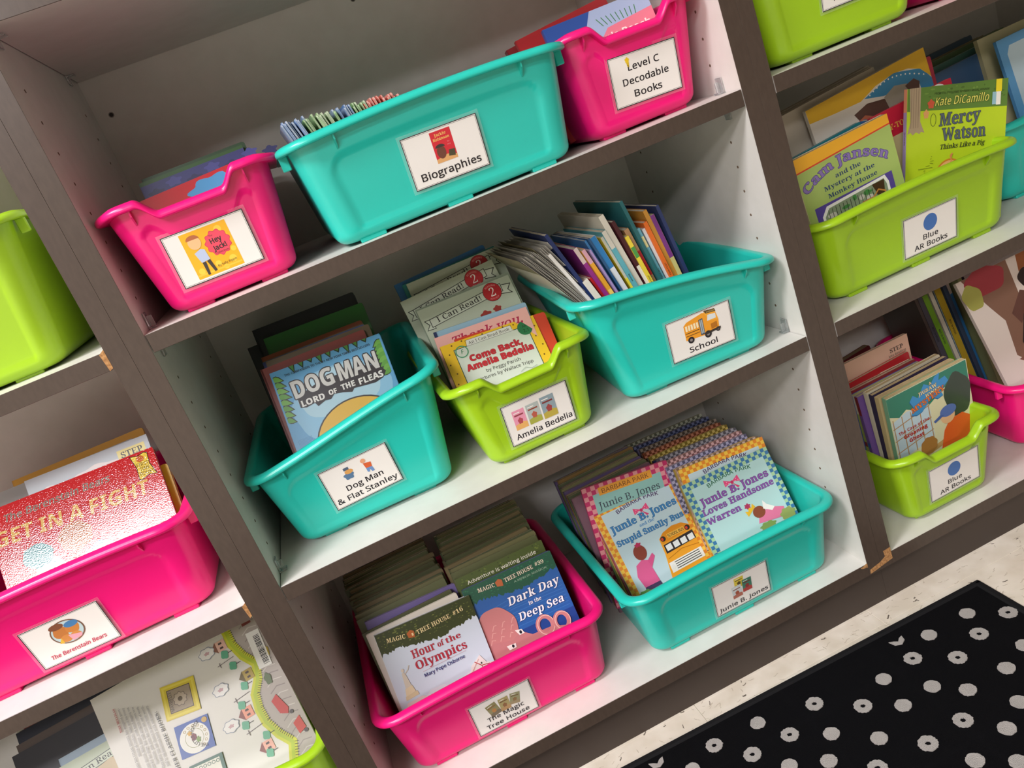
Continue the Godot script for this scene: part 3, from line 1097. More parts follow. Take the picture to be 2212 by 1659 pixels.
		"amelia":
			a.rect(0, 0, w, h, K("efc331"))
			a.hold()
			for i in 12:
				for s: float in [6.0, w - 6.0]:
					a.rect(s - 1.2 + (i % 2) * 4 - 2, 8 + i * 14.5, s + 0.8 + (i % 2) * 4 - 2, 10 + i * 14.5, K("6d4a1f"))
			a.free_hold()
			a.hold()
			for i in 8:
				a.rect(14 + i * 15, h - 5 + (i % 2) * 2, 16 + i * 15, h - 3 + (i % 2) * 2, K("6d4a1f"))
			a.free_hold()
			a.flat([15, 5, 122, 5, 122, h - 11, 15, h - 11], K("2c5144"))
			a.flat([16, 6, 121, 6, 121, h - 12, 16, h - 12], K("d3dccd"))
			a.flat([34, h - 12, 36, h - 3, 100, h - 3, 102, h - 12], K("dfe3d8"))
			a.frame(34, h - 12, 101, h - 3, 0.4, K("3a3a36"))
			a.text("An I Can Read Book", 67.5, h - 9.8, 4.2, K("26231f"), {"f": "r", "al": "c", "fit": 60.0})
			a.text("Come Back,", 69, 149.5, 8.6, K("c2313a"), {"f": "sb", "al": "c", "fit": 75.0, "fat": 0.5, "ol": K("7c1d26"), "ow": 0.7})
			a.text("Amelia Bedelia", 70, 137.5, 8.6, K("c2313a"), {"f": "sb", "al": "c", "fit": 95.0, "fat": 0.5, "ol": K("7c1d26"), "ow": 0.7})
			a.text("by Peggy Parish", 70, 128.0, 4.6, K("22221f"), {"al": "c", "fit": 49.0})
			a.text("pictures by Wallace Tripp", 70, 119.5, 4.6, K("22221f"), {"al": "c", "fit": 79.0})
			a.ell(118, h - 14, 10.5, 10.5, K("2f7a4c"), 26)
			a.text("AR", 118, h - 13, 3.8, K("16301f"), {"al": "c"})
			a.text("2.1", 118, h - 20, 4.6, K("16301f"), {"al": "c"})
			a.ring(25, h - 17, 8.2, 8.2, 1.4, K("4d9b6f"))
			a.text("F", 25, h - 20, 6.0, K("3a8a5c"), {"al": "c", "slant": 0.2})
			var r := RandomNumberGenerator.new()
			r.seed = 8
			a.flat([46, 82, 92, 82, 88, 66, 52, 66], K("b8372f"))
			for rr in 8:
				var kern := []
				for i in 9:
					kern.append(Vector2(69 + (i - 4 + r.randf_range(-0.4, 0.4)) * 5.2 * (1.0 - rr * 0.105), 79 + rr * 3.4 + r.randf_range(-1.2, 1.2)))
				a.hold()
				for c: Vector2 in kern: a.ell(c.x, c.y, 3.1, 2.7, K("a8731a"), 9)
				a.free_hold()
				a.hold()
				for c: Vector2 in kern: a.ell(c.x, c.y + 0.3, 2.5, 2.1, K("f0bb3e"), 9)
				a.free_hold()
			a.seg([88, 112, 96, 116, 104, 112, 112, 114], 0.5, K("9aa89a"))
		"thank":
			a.rect(0, 0, w, h, K("e8b0a6"))
			a.text("Thank you,", w * 0.53, h - 19, 12.0, K("b3204c"), {"f": "r", "al": "c", "fit": 102.0, "slant": 0.3, "fat": 0.25})
			a.text("Amelia Bedelia", w * 0.5, h - 48, 11.0, K("b3204c"), {"f": "r", "al": "c", "fit": 112.0, "slant": 0.3})
		"i_can_read":
			a.rect(0, 0, w, h, K("b9c4ae"))
			var yb := h - 31.0
			a.flat([2, yb - 2, 16, yb - 3, 13, yb + 13, 3, yb + 13, 8, yb + 5], K("252724"))
			a.flat([3.6, yb - 1.2, 15, yb - 2, 12.4, yb + 12, 5, yb + 12, 9.4, yb + 5], K("c9d2bf"))
			a.flat([w - 22, yb + 8, w - 4, yb + 4, w - 9, yb + 11, w - 2, yb + 19, w - 21, yb + 22], K("252724"))
			a.flat([w - 21, yb + 9, w - 6.6, yb + 5.6, w - 10.4, yb + 11.4, w - 4.4, yb + 18, w - 20, yb + 21], K("c9d2bf"))
			a.flat([11, yb, w - 17, yb + 11, w - 17, yb + 24, 11, yb + 13], K("252724"))
			a.flat([12, yb + 1, w - 18, yb + 11.8, w - 18, yb + 23, 12, yb + 12], K("c9d2bf"))
			a.text("I Can Read!", 22, yb + 4.4, 7.6, K("1c1c1b"), {"f": "r", "fit": 72.0, "rot": 5.0, "fat": 0.1})
			a.ell(113, yb + 16, 14.2, 14.2, K("3c1d1e"), 34)
			a.ell(113, yb + 16, 13.6, 13.6, K("bf2e33"), 34)
			a.text("2", 113, yb + 9.5, 13.0, K("f3efe6"), {"f": "r", "al": "c"})
			a.text("READING", 113, yb + 24.5, 2.6, K("e9a8a2"), {"al": "c", "fit": 15.0, "arc": 14.0})
			a.text("WITH HELP", 113, yb + 4.5, 2.4, K("e9a8a2"), {"al": "c", "fit": 15.0, "arc": -16.0})
			a.text("Amelia Bedelia", w * 0.5, yb - 32, 11.0, K("3a3f62"), {"f": "rb", "al": "c", "fit": 120.0})
			a.blob(w * 0.62, yb - 12, 8, 6, 5, 0.15, K("9c3a34"))
			a.blob(w * 0.75, yb - 10, 6, 5, 5, 0.15, K("9c3a34"))
		"bears":
			a.rect(0, 0, w, h, K("c92a2b"))
			a.text("The Berenstain Bears", 20, 183.5, 9.0, K("8d8a80"), {"fit": 134.0, "slant": 0.25, "fat": 0.35})
			a.text("GET IN A FIGHT", 2, 156.0, 18.5, K("e3c06a"), {"f": "sb", "fit": 193.0, "slant": 0.14, "rot": -2.0})
			a.flat([186, 203, 196, 201, 205, 203, 209, 201, 208, 186, 213, 170, 202, 172, 192, 168, 189, 170, 190, 186], K("2b2118"))
			a.flat([187, 202, 196, 200, 205, 202, 208, 200, 207, 186, 211.6, 171, 202, 173, 192, 169.4, 190, 171, 191, 186], K("ecd34f"))
			a.blob(198, 196, 5.0, 4.4, 6, 0.06, K("c96f34"))
			a.text("FIRST", 199, 186, 4.6, K("2b2118"), {"al": "c", "fit": 15.0, "rot": -3})
			a.text("TIME", 200, 180, 4.6, K("2b2118"), {"al": "c", "fit": 13.0, "rot": -3})
			a.text("BOOKS", 201, 174, 4.6, K("2b2118"), {"al": "c", "fit": 18.0, "rot": -3})
			# plain shapes in the colours of the drawing
			a.blob(95, 134, 21, 18, 7, 0.04, K("b9692f"))
			a.flat([24, 20, 92, 20, 86, 92, 66, 120, 40, 116, 30, 80], K("b9d6dc"))
			a.blob(46, 128, 19, 15, 6, 0.03, K("4f9a9e"))
			a.flat([92, 20, 160, 20, 152, 100, 120, 118, 96, 108], K("7ea4cf"))
			a.flat([74, 92, 92, 92, 92, 20, 78, 20], K("e6d873"))
			a.hold()
			for i in 14:
				a.ell(34 + (i * 37) % 50, 30 + i * 5.6, 1.6, 1.6, K("f2f4f2"), 8)
			a.free_hold()
		"step":
			a.rect(0, 0, w, h, K("b9c6d0"))
			a.blob(30, h - 40, 30, 22, 8, 0.05, K("e3dfe0"))
			a.blob(88, h - 34, 42, 20, 9, 0.05, K("e6e0df"))
			a.rect(w - 42, h - 34, w - 6, h - 8, K("e9e08f"))
			a.text("STEP", w - 24, h - 19, 8.0, K("1d2430"), {"f": "rb", "al": "c", "fit": 28.0})
			a.text("Into Reading", w - 24, h - 29, 5.0, K("1d2430"), {"f": "r", "al": "c", "fit": 33.0})
			a.text("The", 22, h - 44, 12.0, K("2c3564"), {"f": "rb", "fit": 32.0, "slant": 0.15})
			a.text("Bears' Picnic", 10, h - 62, 12.0, K("2c3564"), {"f": "rb", "fit": 120.0})
		"cam":
			a.rect(0, 0, w, h, K("a8c06a"))
			a.flat([0, 194, w, 200, w, h, 0, h], K("f2b32f"))
			a.flat([0, 193, w, 199, w, 201, 0, 195], K("d8442c"))
			a.text("Cam Jansen", 74, 180, 13.0, K("8c78b8"), {"f": "rb", "al": "c", "fit": 138.0, "arc": 106.0, "ol": K("4a3a86"), "ow": 0.8, "rot": -2})
			a.text("and the", 76, 165, 6.2, K("243b6b"), {"f": "rb", "al": "c", "fit": 41.0})
			a.text("Mystery at the", 75, 154, 6.2, K("243b6b"), {"f": "rb", "al": "c", "fit": 82.0})
			a.text("Monkey House", 77, 142.5, 6.2, K("243b6b"), {"f": "rb", "al": "c", "fit": 80.0})
			a.rect(12, 20, 139, 138, K("5b4a9a"))
			a.flat([24, 24, 128, 24, 131, 126, 127, 137, 30, 134, 20, 122], K("f2f1ea"))
			a.flat([27, 27, 125, 27, 127, 124, 124, 133, 33, 130, 24, 120], K("8a9a7c"))
			var r := RandomNumberGenerator.new()
			r.seed = 12
			a.hold()
			for i in 36:
				a.ell(r.randf_range(28, 122), r.randf_range(60, 128), r.randf_range(2, 7), r.randf_range(2, 6), K("4a8a48") if i % 3 else K("c9c7b8"), 9)
			a.free_hold()
			a.hold()
			for i in 16:
				a.seg([30 + i * 6, 60, 31 + i * 6, 128], 0.8, K("2e2a26"))
			a.free_hold()
			a.flat([104, 132, 124, 132, 120, 110, 112, 96, 106, 96, 110, 114], K("4a3426"))
			a.flat([66, 100, 84, 116, 102, 116, 98, 106, 84, 104, 74, 94], K("c98a45"))
			a.ell(67, 99, 6, 6, K("d6a067"), 14)
			a.seg([100, 113, 112, 122, 122, 116, 120, 106], 2.0, K("c98a45"))
		"mercy":
			a.rect(0, 0, w, h, K("b6cf2a"))
			a.flat([0, 193, w, 186, w, h, 0, h], K("5d7f35"))
			var r := RandomNumberGenerator.new()
			r.seed = 21
			a.hold()
			for i in 40:
				a.ell(r.randf_range(22, w - 4), r.randf_range(196, h - 3), r.randf_range(1, 4), r.randf_range(0.6, 1.6), K("6f9140") if i % 2 else K("4c6b2c"), 7)
			a.free_hold()
			a.flat([3, h, 20, h, 20, 178, 27, 162, 22, 164, 19, 161, 14, 164, 9, 160, 6, 164, 1, 162, 5, 178], K("a69378"))
			a.hold()
			for i in 4:
				a.seg([6 + i * 3.6, h, 6 + i * 3.6, 170], 0.8, K("84705a"))
			a.free_hold()
			a.blob(36, 200, 5, 6, 5, 0.15, K("c9583c"))
			a.blob(29, 187, 4, 6, 5, 0.15, K("d9a062"))
			a.ring(40, 178, 4.2, 8.5, 0.7, K("4a5a28"))
			a.text("FROM THE TWO-TIME NEWBERY MEDAL WINNER", 83, 211.5, 2.9, K("22301c"), {"al": "c", "fit": 84.0, "rot": -1.0})
			a.text("Kate DiCamillo", 42, 197, 11.0, K("e9df6e"), {"fit": 82.0, "slant": 0.18, "ol": K("3c5220"), "ow": 0.5, "rot": -0.5})
			a.rect(130, 190, 136, 207, K("93bcc9"))
			a.rect(136, 189, 143, 207, K("ece9de"))
			a.rect(135, 207, 144, h, K("e6d42c"))
			a.text("Mercy", 49, 168.5, 17.0, K("56616e"), {"f": "rb", "fit": 63.0, "slant": 0.1, "ol": K("2c333c"), "ow": 0.5, "rot": 2})
			a.text("Watson", 54, 148, 17.0, K("56616e"), {"f": "rb", "fit": 68.0, "ol": K("2c333c"), "ow": 0.5})
			a.text("Thinks Like a Pig", 51, 136, 6.6, K("323a2c"), {"f": "rb", "fit": 70.0, "slant": 0.22})
			a.hold()
			for i in 22:
				a.seg([18 + r.randf_range(0, 24), 60 + i * 3.2, 22 + r.randf_range(0, 24), 61 + i * 3.2], 0.6, K("6d7d22"))
			a.free_hold()
			a.ell(68, 88, 26, 34, K("c9812e"), 30)
			a.ell(68, 87, 24.5, 32.5, K("e9ae72"), 30)
			a.seg([70, 118, 68, 126, 71, 129, 69, 122], 1.6, K("d98a55"))
			a.seg([69, 118, 71, 100], 0.5, K("b9773a"))
		"ready":
			a.rect(0, 0, w, h, K("c3263f"))
			a.text("READY-TO-READ", 40, h - 30, 8.0, K("e3b24a"), {"f": "rb", "al": "c", "fit": 92.0})
			a.ell(w - 26, h - 16, 16, 16, K("f1eee8"), 28)
			a.ell(w - 26, h - 16, 13.5, 13.5, K("2a2426"), 28)
			a.ell(w - 26, h - 17, 7, 7, K("f1eee8"), 20)
			a.rect(0, 0, w, h - 40, K("c9b98c"))
		"swoop":
			a.rect(0, 0, w, h, K("d8d2c6"))
			a.flat([w * 0.45, h - 26, w * 0.72, h - 12, w * 0.94, h - 26, w, h - 46, w, h - 110, w - 20, h - 110, w - 22, h - 44, w * 0.6, h - 36], K("3f86b0"))
			a.flat([0, h, w, h, w, h - 44, w * 0.93, h - 26, w * 0.84, h - 17, w * 0.72, h - 13, w * 0.56, h - 17, w * 0.42, h - 27, w * 0.2, h - 24, 0, h - 20], K("dcae2a"))
			a.hold()
			for i in 14:
				a.ell(w * 0.5 + i * 7.2, h - 17 - pow(absf(i - 5.0), 1.8) * 0.45, 1.2, 1.2, K("f0ece2"), 8)
			a.free_hold()
			a.flat([w * 0.34, h - 40, w * 0.46, h - 34, w * 0.6, h - 40, w * 0.66, h - 72, w * 0.5, h - 84, w * 0.4, h - 66], K("5a4238"))
			a.flat([w * 0.6, h - 38, w * 0.7, h - 30, w * 0.8, h - 36, w * 0.76, h - 76, w * 0.64, h - 86], K("9a9284"))
			a.flat([w * 0.78, h - 38, w * 0.86, h - 34, w * 0.9, h - 42, w * 0.85, h - 70], K("5c4038"))
			a.flat([w * 0.3, h - 56, w * 0.42, h - 48, w * 0.52, h - 60, w * 0.5, h - 90, w * 0.36, h - 88], K("b0654c"))
			a.ell(w * 0.26, h - 66, 9, 12, K("b0654c"), 16)
			a.flat([w * 0.10, h - 64, w * 0.16, h - 84, w * 0.27, h - 92, w * 0.30, h - 120, w * 0.24, h - 132, w * 0.22, h - 104], K("8c3a3e"))
			a.rect(0, 0, w, h - 152, K("dedad0"))
		"jigsaw":
			a.rect(0, 0, w, h, K("d9d3b0"))
			a.flat([0, 168, 16, 160, 30, 168, 60, 150, 100, 172, 145, 168, 145, 200, 0, 200], K("2f7d68"))
			a.blob(122, 150, 24, 38, 5, 0.06, K("38463f"))
			a.flat([2, 86, 70, 98, 70, 158, 30, 164, 2, 156], K("bcd0dc"))
			a.hold()
			for i in 5:
				a.seg([4 + i * 16, 90, 4 + i * 16, 160], 1.6, K("b08a5c"))
			a.free_hold()
			a.hold()
			for i in 3:
				a.seg([2, 100 + i * 22, 70, 112 + i * 22], 1.6, K("b08a5c"))
			a.free_hold()
			a.flat([0, 70, 145, 96, 145, 88, 0, 60], K("c29a62"))
			a.rect(0, 0, w, 66, K("a9b48a"))
			var pz := [37, 176, 44, 184, 52, 176, 60, 186, 66, 194, 76, 186, 86, 197, 96, 200, 92, 188, 104, 190, 109, 180, 100, 174, 92, 170, 96, 160, 86, 158, 76, 166, 66, 158, 56, 150, 46, 148, 36, 152, 42, 164]
			a.flat(pz, K("2a5c94"))
			a.org = Vector2(0.9, 1.2)
			a.flat(pz, K("3f8ec9"))
			a.org = Vector2.ZERO
			a.text("A", 78, 189, 4.6, K("f2e3b0"), {"f": "rb", "al": "c", "rot": 4, "ol": K("6a4a2c"), "ow": 0.4})
			a.text("JIGSAW", 72, 180, 6.0, K("f2e3b0"), {"f": "rb", "al": "c", "fit": 34.0, "rot": 4, "ol": K("6a4a2c"), "ow": 0.4})
			a.text("JONES", 80, 172, 6.0, K("f2e3b0"), {"f": "rb", "al": "c", "fit": 28.0, "rot": 6, "ol": K("6a4a2c"), "ow": 0.4})
			a.text("MYSTERY", 39, 156, 8.6, K("e77a3a"), {"f": "rb", "fit": 64.0, "rot": 12, "ol": K("8a3c1c"), "ow": 0.5})
			a.text("The Case of the", 9, 130, 5.6, K("b3322c"), {"f": "sb", "fit": 57.0, "rot": 2})
			a.text("Groaning", 17, 120, 6.4, K("b3322c"), {"f": "sb", "fit": 43.0, "rot": 2, "fat": 0.25})
			a.text("Ghost", 25, 110, 6.4, K("b3322c"), {"f": "sb", "fit": 27.0, "rot": 2, "fat": 0.25})
			# plain stand-in for the drawn figure: cap, orange jumper
			a.flat([78, 70, 134, 70, 138, 104, 124, 116, 100, 114, 88, 100], K("e0602c"))
			a.ell(98, 122, 13, 13, K("e3b48c"), 24)
			a.ell(100, 131, 15, 10, K("5a72b4"), 26)
			a.flat([86, 130, 72, 124, 74, 120, 92, 126], K("4c64a6"))
			a.blob(57, 88, 15, 15, 8, 0.04, K("a9763f"))
		"fly":
			a.rect(0, 0, w, h, K("dcb59c"))
			a.text("The", 6, h - 62, 8.0, K("3c4468"), {"f": "r", "fit": 22.0})
			a.text("Fly", 34, h - 66, 19.0, K("6e9a3c"), {"f": "rb", "fit": 44.0, "ol": K("41602a"), "ow": 0.4})
			a.text("on the", 82, h - 58, 8.0, K("3c4468"), {"f": "r", "fit": 34.0})
			a.text("Ceiling", 30, h - 96, 19.0, K("b3322c"), {"f": "rb", "fit": 92.0})
			a.text("STEP", 126, h - 20, 7.4, K("2a2624"), {"f": "rb", "al": "c", "fit": 27.0})
			a.text("into Reading", 126, h - 27, 4.0, K("2a2624"), {"f": "r", "al": "c", "fit": 36.0})
			a.text("+Math", 126, h - 36, 7.2, K("c23a30"), {"f": "sb", "al": "c", "fit": 30.0})
			a.text("A Step 4 Book", 126, h - 42, 3.2, K("2a2624"), {"f": "r", "al": "c", "fit": 30.0})
			a.text("Grades 2-3", 126, h - 48, 3.2, K("2a2624"), {"f": "r", "al": "c", "fit": 23.0})
		"bird":
			a.rect(0, 0, w, h, K("e9dfd4"))
			a.flat([10, h, 100, h, 92, 200, 84, 150, 92, 120, 58, 108, 40, 130, 50, 190, 36, 220], K("8c6a58"))
			a.blob(50, h - 16, 38, 24, 5, 0.06, K("a8424a"))
			a.blob(16, h - 34, 18, 22, 5, 0.06, K("b0b25a"))
			a.flat([120, h, 150, h, 140, 262, 112, 254], K("9c6038"))
			a.flat([40, 122, 250, 168, 250, 128, 140, 118, 70, 100], K("8c6454"))
			a.blob(205, 190, 26, 24, 6, 0.08, K("a97848"))
			for q: Array in [[120, 214, 74, 174, 66, 196, 98, 226]]:
				a.flat(q, K("6d4a40"))
			a.flat([78, 176, 92, 200, 70, 140, 60, 128, 60, 146], K("33292a"))
			a.flat([90, 176, 122, 232, 142, 226, 150, 196, 130, 170, 106, 164], K("d8402f"))
			a.flat([84, 190, 112, 230, 122, 226, 112, 190, 92, 166], K("6b4438"))
			a.blob(122, 240, 18, 17, 5, 0.04, K("322a2a"))
			a.ell(124, 244, 3.8, 4.6, K("efe9e0"), 16)
			a.ell(124.5, 244, 2.0, 2.6, K("2a2424"), 12)
			a.flat([136, 246, 160, 262, 148, 240, 164, 238, 138, 234], K("e0563c"))
			a.seg([116, 168, 112, 152, 122, 150], 1.6, K("8c3c34"))
			a.seg([130, 168, 134, 154, 142, 152], 1.6, K("8c3c34"))
			a.flat([96, 82, 118, 98, 140, 92, 134, 66, 112, 62], K("6fa25a"))
			a.flat([70, 70, 96, 74, 104, 34, 84, 40, 70, 56], K("5f9450"))
			a.seg([58, 96, 84, 88, 100, 88], 2.0, K("7da866"))
			a.flat([150, 60, 170, 84, 200, 70, 184, 44], K("6fa25a"))
			a.seg([74, 64, 90, 52, 98, 40], 0.7, K("c9d9a8"))
		"town":
			a.rect(0, 0, w, h, K("e3dfd8"))
			# winding green bank with a fence, pale road with little cars
			var mid := PackedVector2Array()
			for q: Array in [[214, 300], [207, 278], [207, 255], [214, 232], [226, 212], [219, 190], [206, 172], [202, 150], [203, 128], [212, 104], [224, 84], [214, 60], [206, 30], [214, 0]]:
				mid.append(Vector2(q[0], q[1]))
			var road := mid.duplicate()
			road.append(Vector2(w, 0))
			road.append(Vector2(w, 300))
			a.poly(road, K("b4aaa4"))
			a.hold()
			for i in 26:
				var y := 6.0 + i * 11.0
				a.seg([226, y, 238, y + 6, 250, y + 3], 1.4, K("cfc8c2") if i % 2 else K("978c88"))
			a.free_hold()
			a.line(mid, 13.0, K("cdd02c"))
			a.line(mid, 5.0, K("b3c32a"))
			a.hold()
			for i in mid.size() - 1:
				for j in 7:
					var p := mid[i].lerp(mid[i + 1], j / 7.0)
					var d := (mid[i + 1] - mid[i]).normalized()
					var s := Vector2(d.y, -d.x)
					if s.x < 0: s = -s
					a.seg([p.x + s.x * 3, p.y + s.y * 3, p.x + s.x * 8, p.y + s.y * 8], 0.8, K("4a4a1e"))
			a.free_hold()
			var trees := [[192, 247], [196, 226], [198, 191], [183, 168], [176, 140], [196, 112], [190, 88]]
			var homes := [[186, 262, "8a5a4a", "e6b9a8"], [203, 203, "6d5a2c", "b39a4c"], [180, 155, "8a4a40", "ef9f86"], [186, 98, "8a4a40", "f0b3a0"]]
			var clouds := [[170, 262], [166, 204], [158, 150]]
			a.hold()
			for q: Array in trees: a.seg([q[0], q[1], q[0] + 12, q[1]], 1.0, K("3a3432"))
			for q: Array in homes:
				a.rect(q[0], q[1] - 8, q[0] + 14, q[1] + 8, K(q[3]))
				a.flat([q[0], q[1] - 9, q[0] - 8, q[1], q[0], q[1] + 9], K(q[2]))
			for q: Array in clouds: a.blob(q[0], q[1], 12, 9, 7, 0.08, K("8d95a4"))
			for q: Array in [[188, 236], [187, 178], [184, 128]]:
				a.seg([q[0] - 12, q[1], q[0] + 14, q[1] + 2], 0.8, K("5a4a52"))
				a.seg([q[0] - 8, q[1] - 4, q[0] - 8, q[1] + 4], 0.8, K("5a4a52"))
			a.free_hold()
			a.hold()
			for q: Array in trees: a.blob(q[0], q[1], 5.5, 6.5, 4, 0.12, K("5fae8c"))
			for q: Array in homes:
				a.rect(q[0] + 4, q[1] - 5, q[0] + 9, q[1] - 2, K("4a3a36"))
				a.rect(q[0] + 4, q[1] + 2, q[0] + 9, q[1] + 5, K("4a3a36"))
			for q: Array in clouds: a.blob(q[0], q[1], 11, 8, 7, 0.08, K("ece9e6"))
			a.free_hold()
			a.hold()
			for q: Array in clouds: a.blob(q[0], q[1], 4, 2.4, 5, 0.2, K("c9a3a8"))
			a.free_hold()
			a.flat([222, 150, 232, 156, 240, 130, 236, 122, 226, 128], K("c23a30"))
			a.flat([236, 106, 248, 112, 250, 92, 238, 88], K("c8402f"))
			a.ell(241, 122, 3, 3, K("4a4444"), 12)
			a.ell(248, 88, 3, 3, K("4a4444"), 12)
			a.blob(232, 182, 5, 9, 5, 0.12, K("5c6e4a"))
			a.blob(246, 220, 5, 9, 5, 0.12, K("b39a3a"))
			a.rect(232, 270, 246, 282, K("7c3a36"))
			# bar code panel, read sideways
			a.flat([227, 200, 247, 198, 251, 256, 231, 258], K("eceae6"))
			var r := RandomNumberGenerator.new()
			r.seed = 31
			var yy := 203.0
			a.hold()
			while yy < 250.0:
				var t := r.randf_range(0.5, 1.6)
				a.flat([236 + (yy - 200) * 0.06, yy, 245 + (yy - 200) * 0.06, yy - 0.4, 245 + (yy - 200) * 0.06, yy + t - 0.4, 236 + (yy - 200) * 0.06, yy + t], K("2a2a2c"))
				yy += t + r.randf_range(0.5, 1.3)
			a.free_hold()
			# two framed pictures and the sideways text
			a.org = Vector2(82, 205)
			a.turn = deg_to_rad(-11)
			a.rect(0, 0, 50, 50, K("d9c42c"))
			a.frame(2, 2, 48, 48, 3, K("e6d548"))
			a.rect(8, 8, 42, 42, K("4a3c36"))
			a.rect(9, 9, 41, 41, K("a3927c"))
			a.blob(25, 25, 10, 10, 9, 0.1, K("6a5a50"))
			a.blob(25, 25, 9, 9, 9, 0.1, K("b9a892"))
			a.ell(25, 25, 3.4, 3.4, K("5a4a2c"), 14)
			a.text("MAYBELLE", 14, 25, 4.4, K("3a3230"), {"al": "c", "fit": 28.0, "rot": 90})
			a.org = Vector2(80, 146)
			a.turn = deg_to_rad(-9)
			a.rect(0, 0, 49, 47, K("3f5fae"))
			a.ell(24, 22, 21, 21, K("efede6"), 34)
			a.ring(24, 22, 13, 13, 0.6, K("9a9a6a"))
			a.hold()
			for i in 9:
				a.ring(24 + 17 * cos(-0.9 + i * 0.4), 22 + 17 * sin(-0.9 + i * 0.4), 1.7, 1.7, 0.5, K("b39a4c"), 10)
			a.free_hold()
			a.flat([20, 19, 27, 19, 27, 26, 23.5, 29, 20, 26], K("7c3038"))
			a.blob(29, 18, 3, 4, 5, 0.2, K("7d9c4c"))
			a.blob(19, 30, 3, 3, 5, 0.2, K("d9a63c"))
			a.ell(43, 41, 4, 4, K("c9a24a"), 14)
			a.text("THE LITTLE HOUSE", 24, 22, 4.6, K("2f2e36"), {"al": "c", "fit": 46.0, "rot": 100, "arc": 16.0})
			a.org = Vector2(78, 86)
			a.turn = deg_to_rad(-8)
			a.rect(0, 0, 48, 47, K("2f6654"))
			a.rect(5, 5, 43, 43, K("e9e6da"))
			a.hold()
			for i in 6:
				a.ring(9 + i * 6.2, 39, 2.2, 2.2, 0.7, K("2f6654"), 12)
			a.free_hold()
			a.org = Vector2.ZERO
			a.turn = 0.0
			a.text("THESE OTHER CLASSIC BOOKS:", 76, 226, 4.0, K("26232a"), {"f": "rb", "al": "r", "fit": 130.0, "rot": 88})
			var lines := ["MIKE MULLIGAN", "AND HIS STEAM SHOVEL has delighted gener-", "ations of readers. Mike and his trusty", "steam shovel, Mary Anne, work hard digging out", "canals for the ships. But with progress comes new", "machines, and soon the two are out of work.", "They have one last chance to prove their worth,", "and to old-fashioned hard work and ingenuity."]
			a.hold()
			for i in lines.size():
				a.text(lines[i], 26 + i * 6.0, 262 - i * 3.0, 3.0, K("b3242c") if i == 0 else K("55505a"), {"f": "rb" if i == 0 else "r", "al": "r", "rot": 86})
			a.free_hold()
		"splash":
			a.rect(0, 0, w, h, K("c4202e"))
			a.blob(w * 0.72, h - 18, 30, 14, 7, 0.12, K("4f9fd6"))
		"night":
			a.rect(0, 0, w, h, K("3a3f7a"))
			a.flat([0, h, w, h, w, h - 4, 0, h - 5], K("2f5a2c"))
			a.hold()
			for i in 7:
				a.blob(15 + i * 24, h - 18 + (i % 2) * 6, 9, 5, 5, 0.2, K("4b4f96") if i % 2 else K("2c2f60"))
			a.free_hold()
		"beach":
			a.rect(0, 0, w, h, K("a9bfe0"))
			a.flat([0, h, w * 0.45, h, w * 0.2, h - 60, 0, h - 70], K("2f55a4"))
			a.flat([w * 0.3, h - 60, w * 0.55, h - 28, w, h - 22, w, h - 80, w * 0.3, h - 90], K("ea8296"))
			a.hold()
			for i in 9:
				a.seg([w * 0.52 + i * 6, h - 24, w * 0.48 + i * 7, h - 13], 1.2, K("4c8a5c"))
			a.free_hold()
			a.text("Pup's Beach", w * 0.66, h - 44, 9.0, K("fbf3ee"), {"f": "sb", "al": "c", "fit": 84.0})
		"sky":
			a.rect(0, 0, w, h, K("5f9fd0"))
			a.flat([14, 0, w, 0, w, h - 14, 22, h - 14, 14, h - 26], K("c3d8e2"))
			a.flat([w * 0.4, h - 60, w * 0.56, h - 34, w * 0.64, h - 80], K("6d6a70"))
	return a

func spine_art(h: float, t: float, bands: Array, words := "", ink := Color.BLACK) -> Art:
	# millimetres; x runs down from the head, y across the spine
	var a := art()
	a.hold()
	for b: Array in bands:
		a.rect(b[0] * h, 0.15, b[1] * h, t - 0.15, K(b[2]))
	a.free_hold()
	if words:
		a.text(words, h * 0.30, t * 0.5 - minf(t * 0.36, 3.2) * 0.5, minf(t * 0.36, 3.2), ink, {"f": "sb"})
	return a


# ---------------------------------------------------------------- the scene
func _ready() -> void:
	rng.seed = 20240611
	# camera: a hand-held phone, tilted
	var cam := Camera3D.new()
	cam.name = "camera"
	cam.fov = 50.45
	cam.near = 0.02
	cam.far = 40.0
	cam.transform = Transform3D(Basis(Vector3.UP, -0.1706) * Basis(Vector3.RIGHT, -0.3124) * Basis(Vector3.BACK, -0.3759), Vector3(0.1938, 0.8813, 0.9467))
	add_child(cam)
	cam.current = true

	var env := Environment.new()
	env.background_mode = Environment.BG_COLOR
	env.background_color = Color(0.02, 0.02, 0.02)
	env.ambient_light_source = Environment.AMBIENT_SOURCE_DISABLED
	env.tonemap_mode = Environment.TONE_MAPPER_LINEAR
	env.tonemap_exposure = 1.0
	env.sdfgi_enabled = true
	env.ssao_enabled = true
	env.ssil_enabled = true
	var we := WorldEnvironment.new()
	we.name = "environment"
	we.environment = env
	add_child(we)

	materials()
	room()
	# a row of fluorescent ceiling panels on the left
	for q: Array in [[-1.45, 1.08], [-1.45, 2.78], [-1.45, 4.40]]:
		ceiling_light(Vector3(q[0], 2.70, q[1]))
	furniture()
	bins()
	upper_books()
	middle_books()
	lower_books()
	left_books()
	right_books()

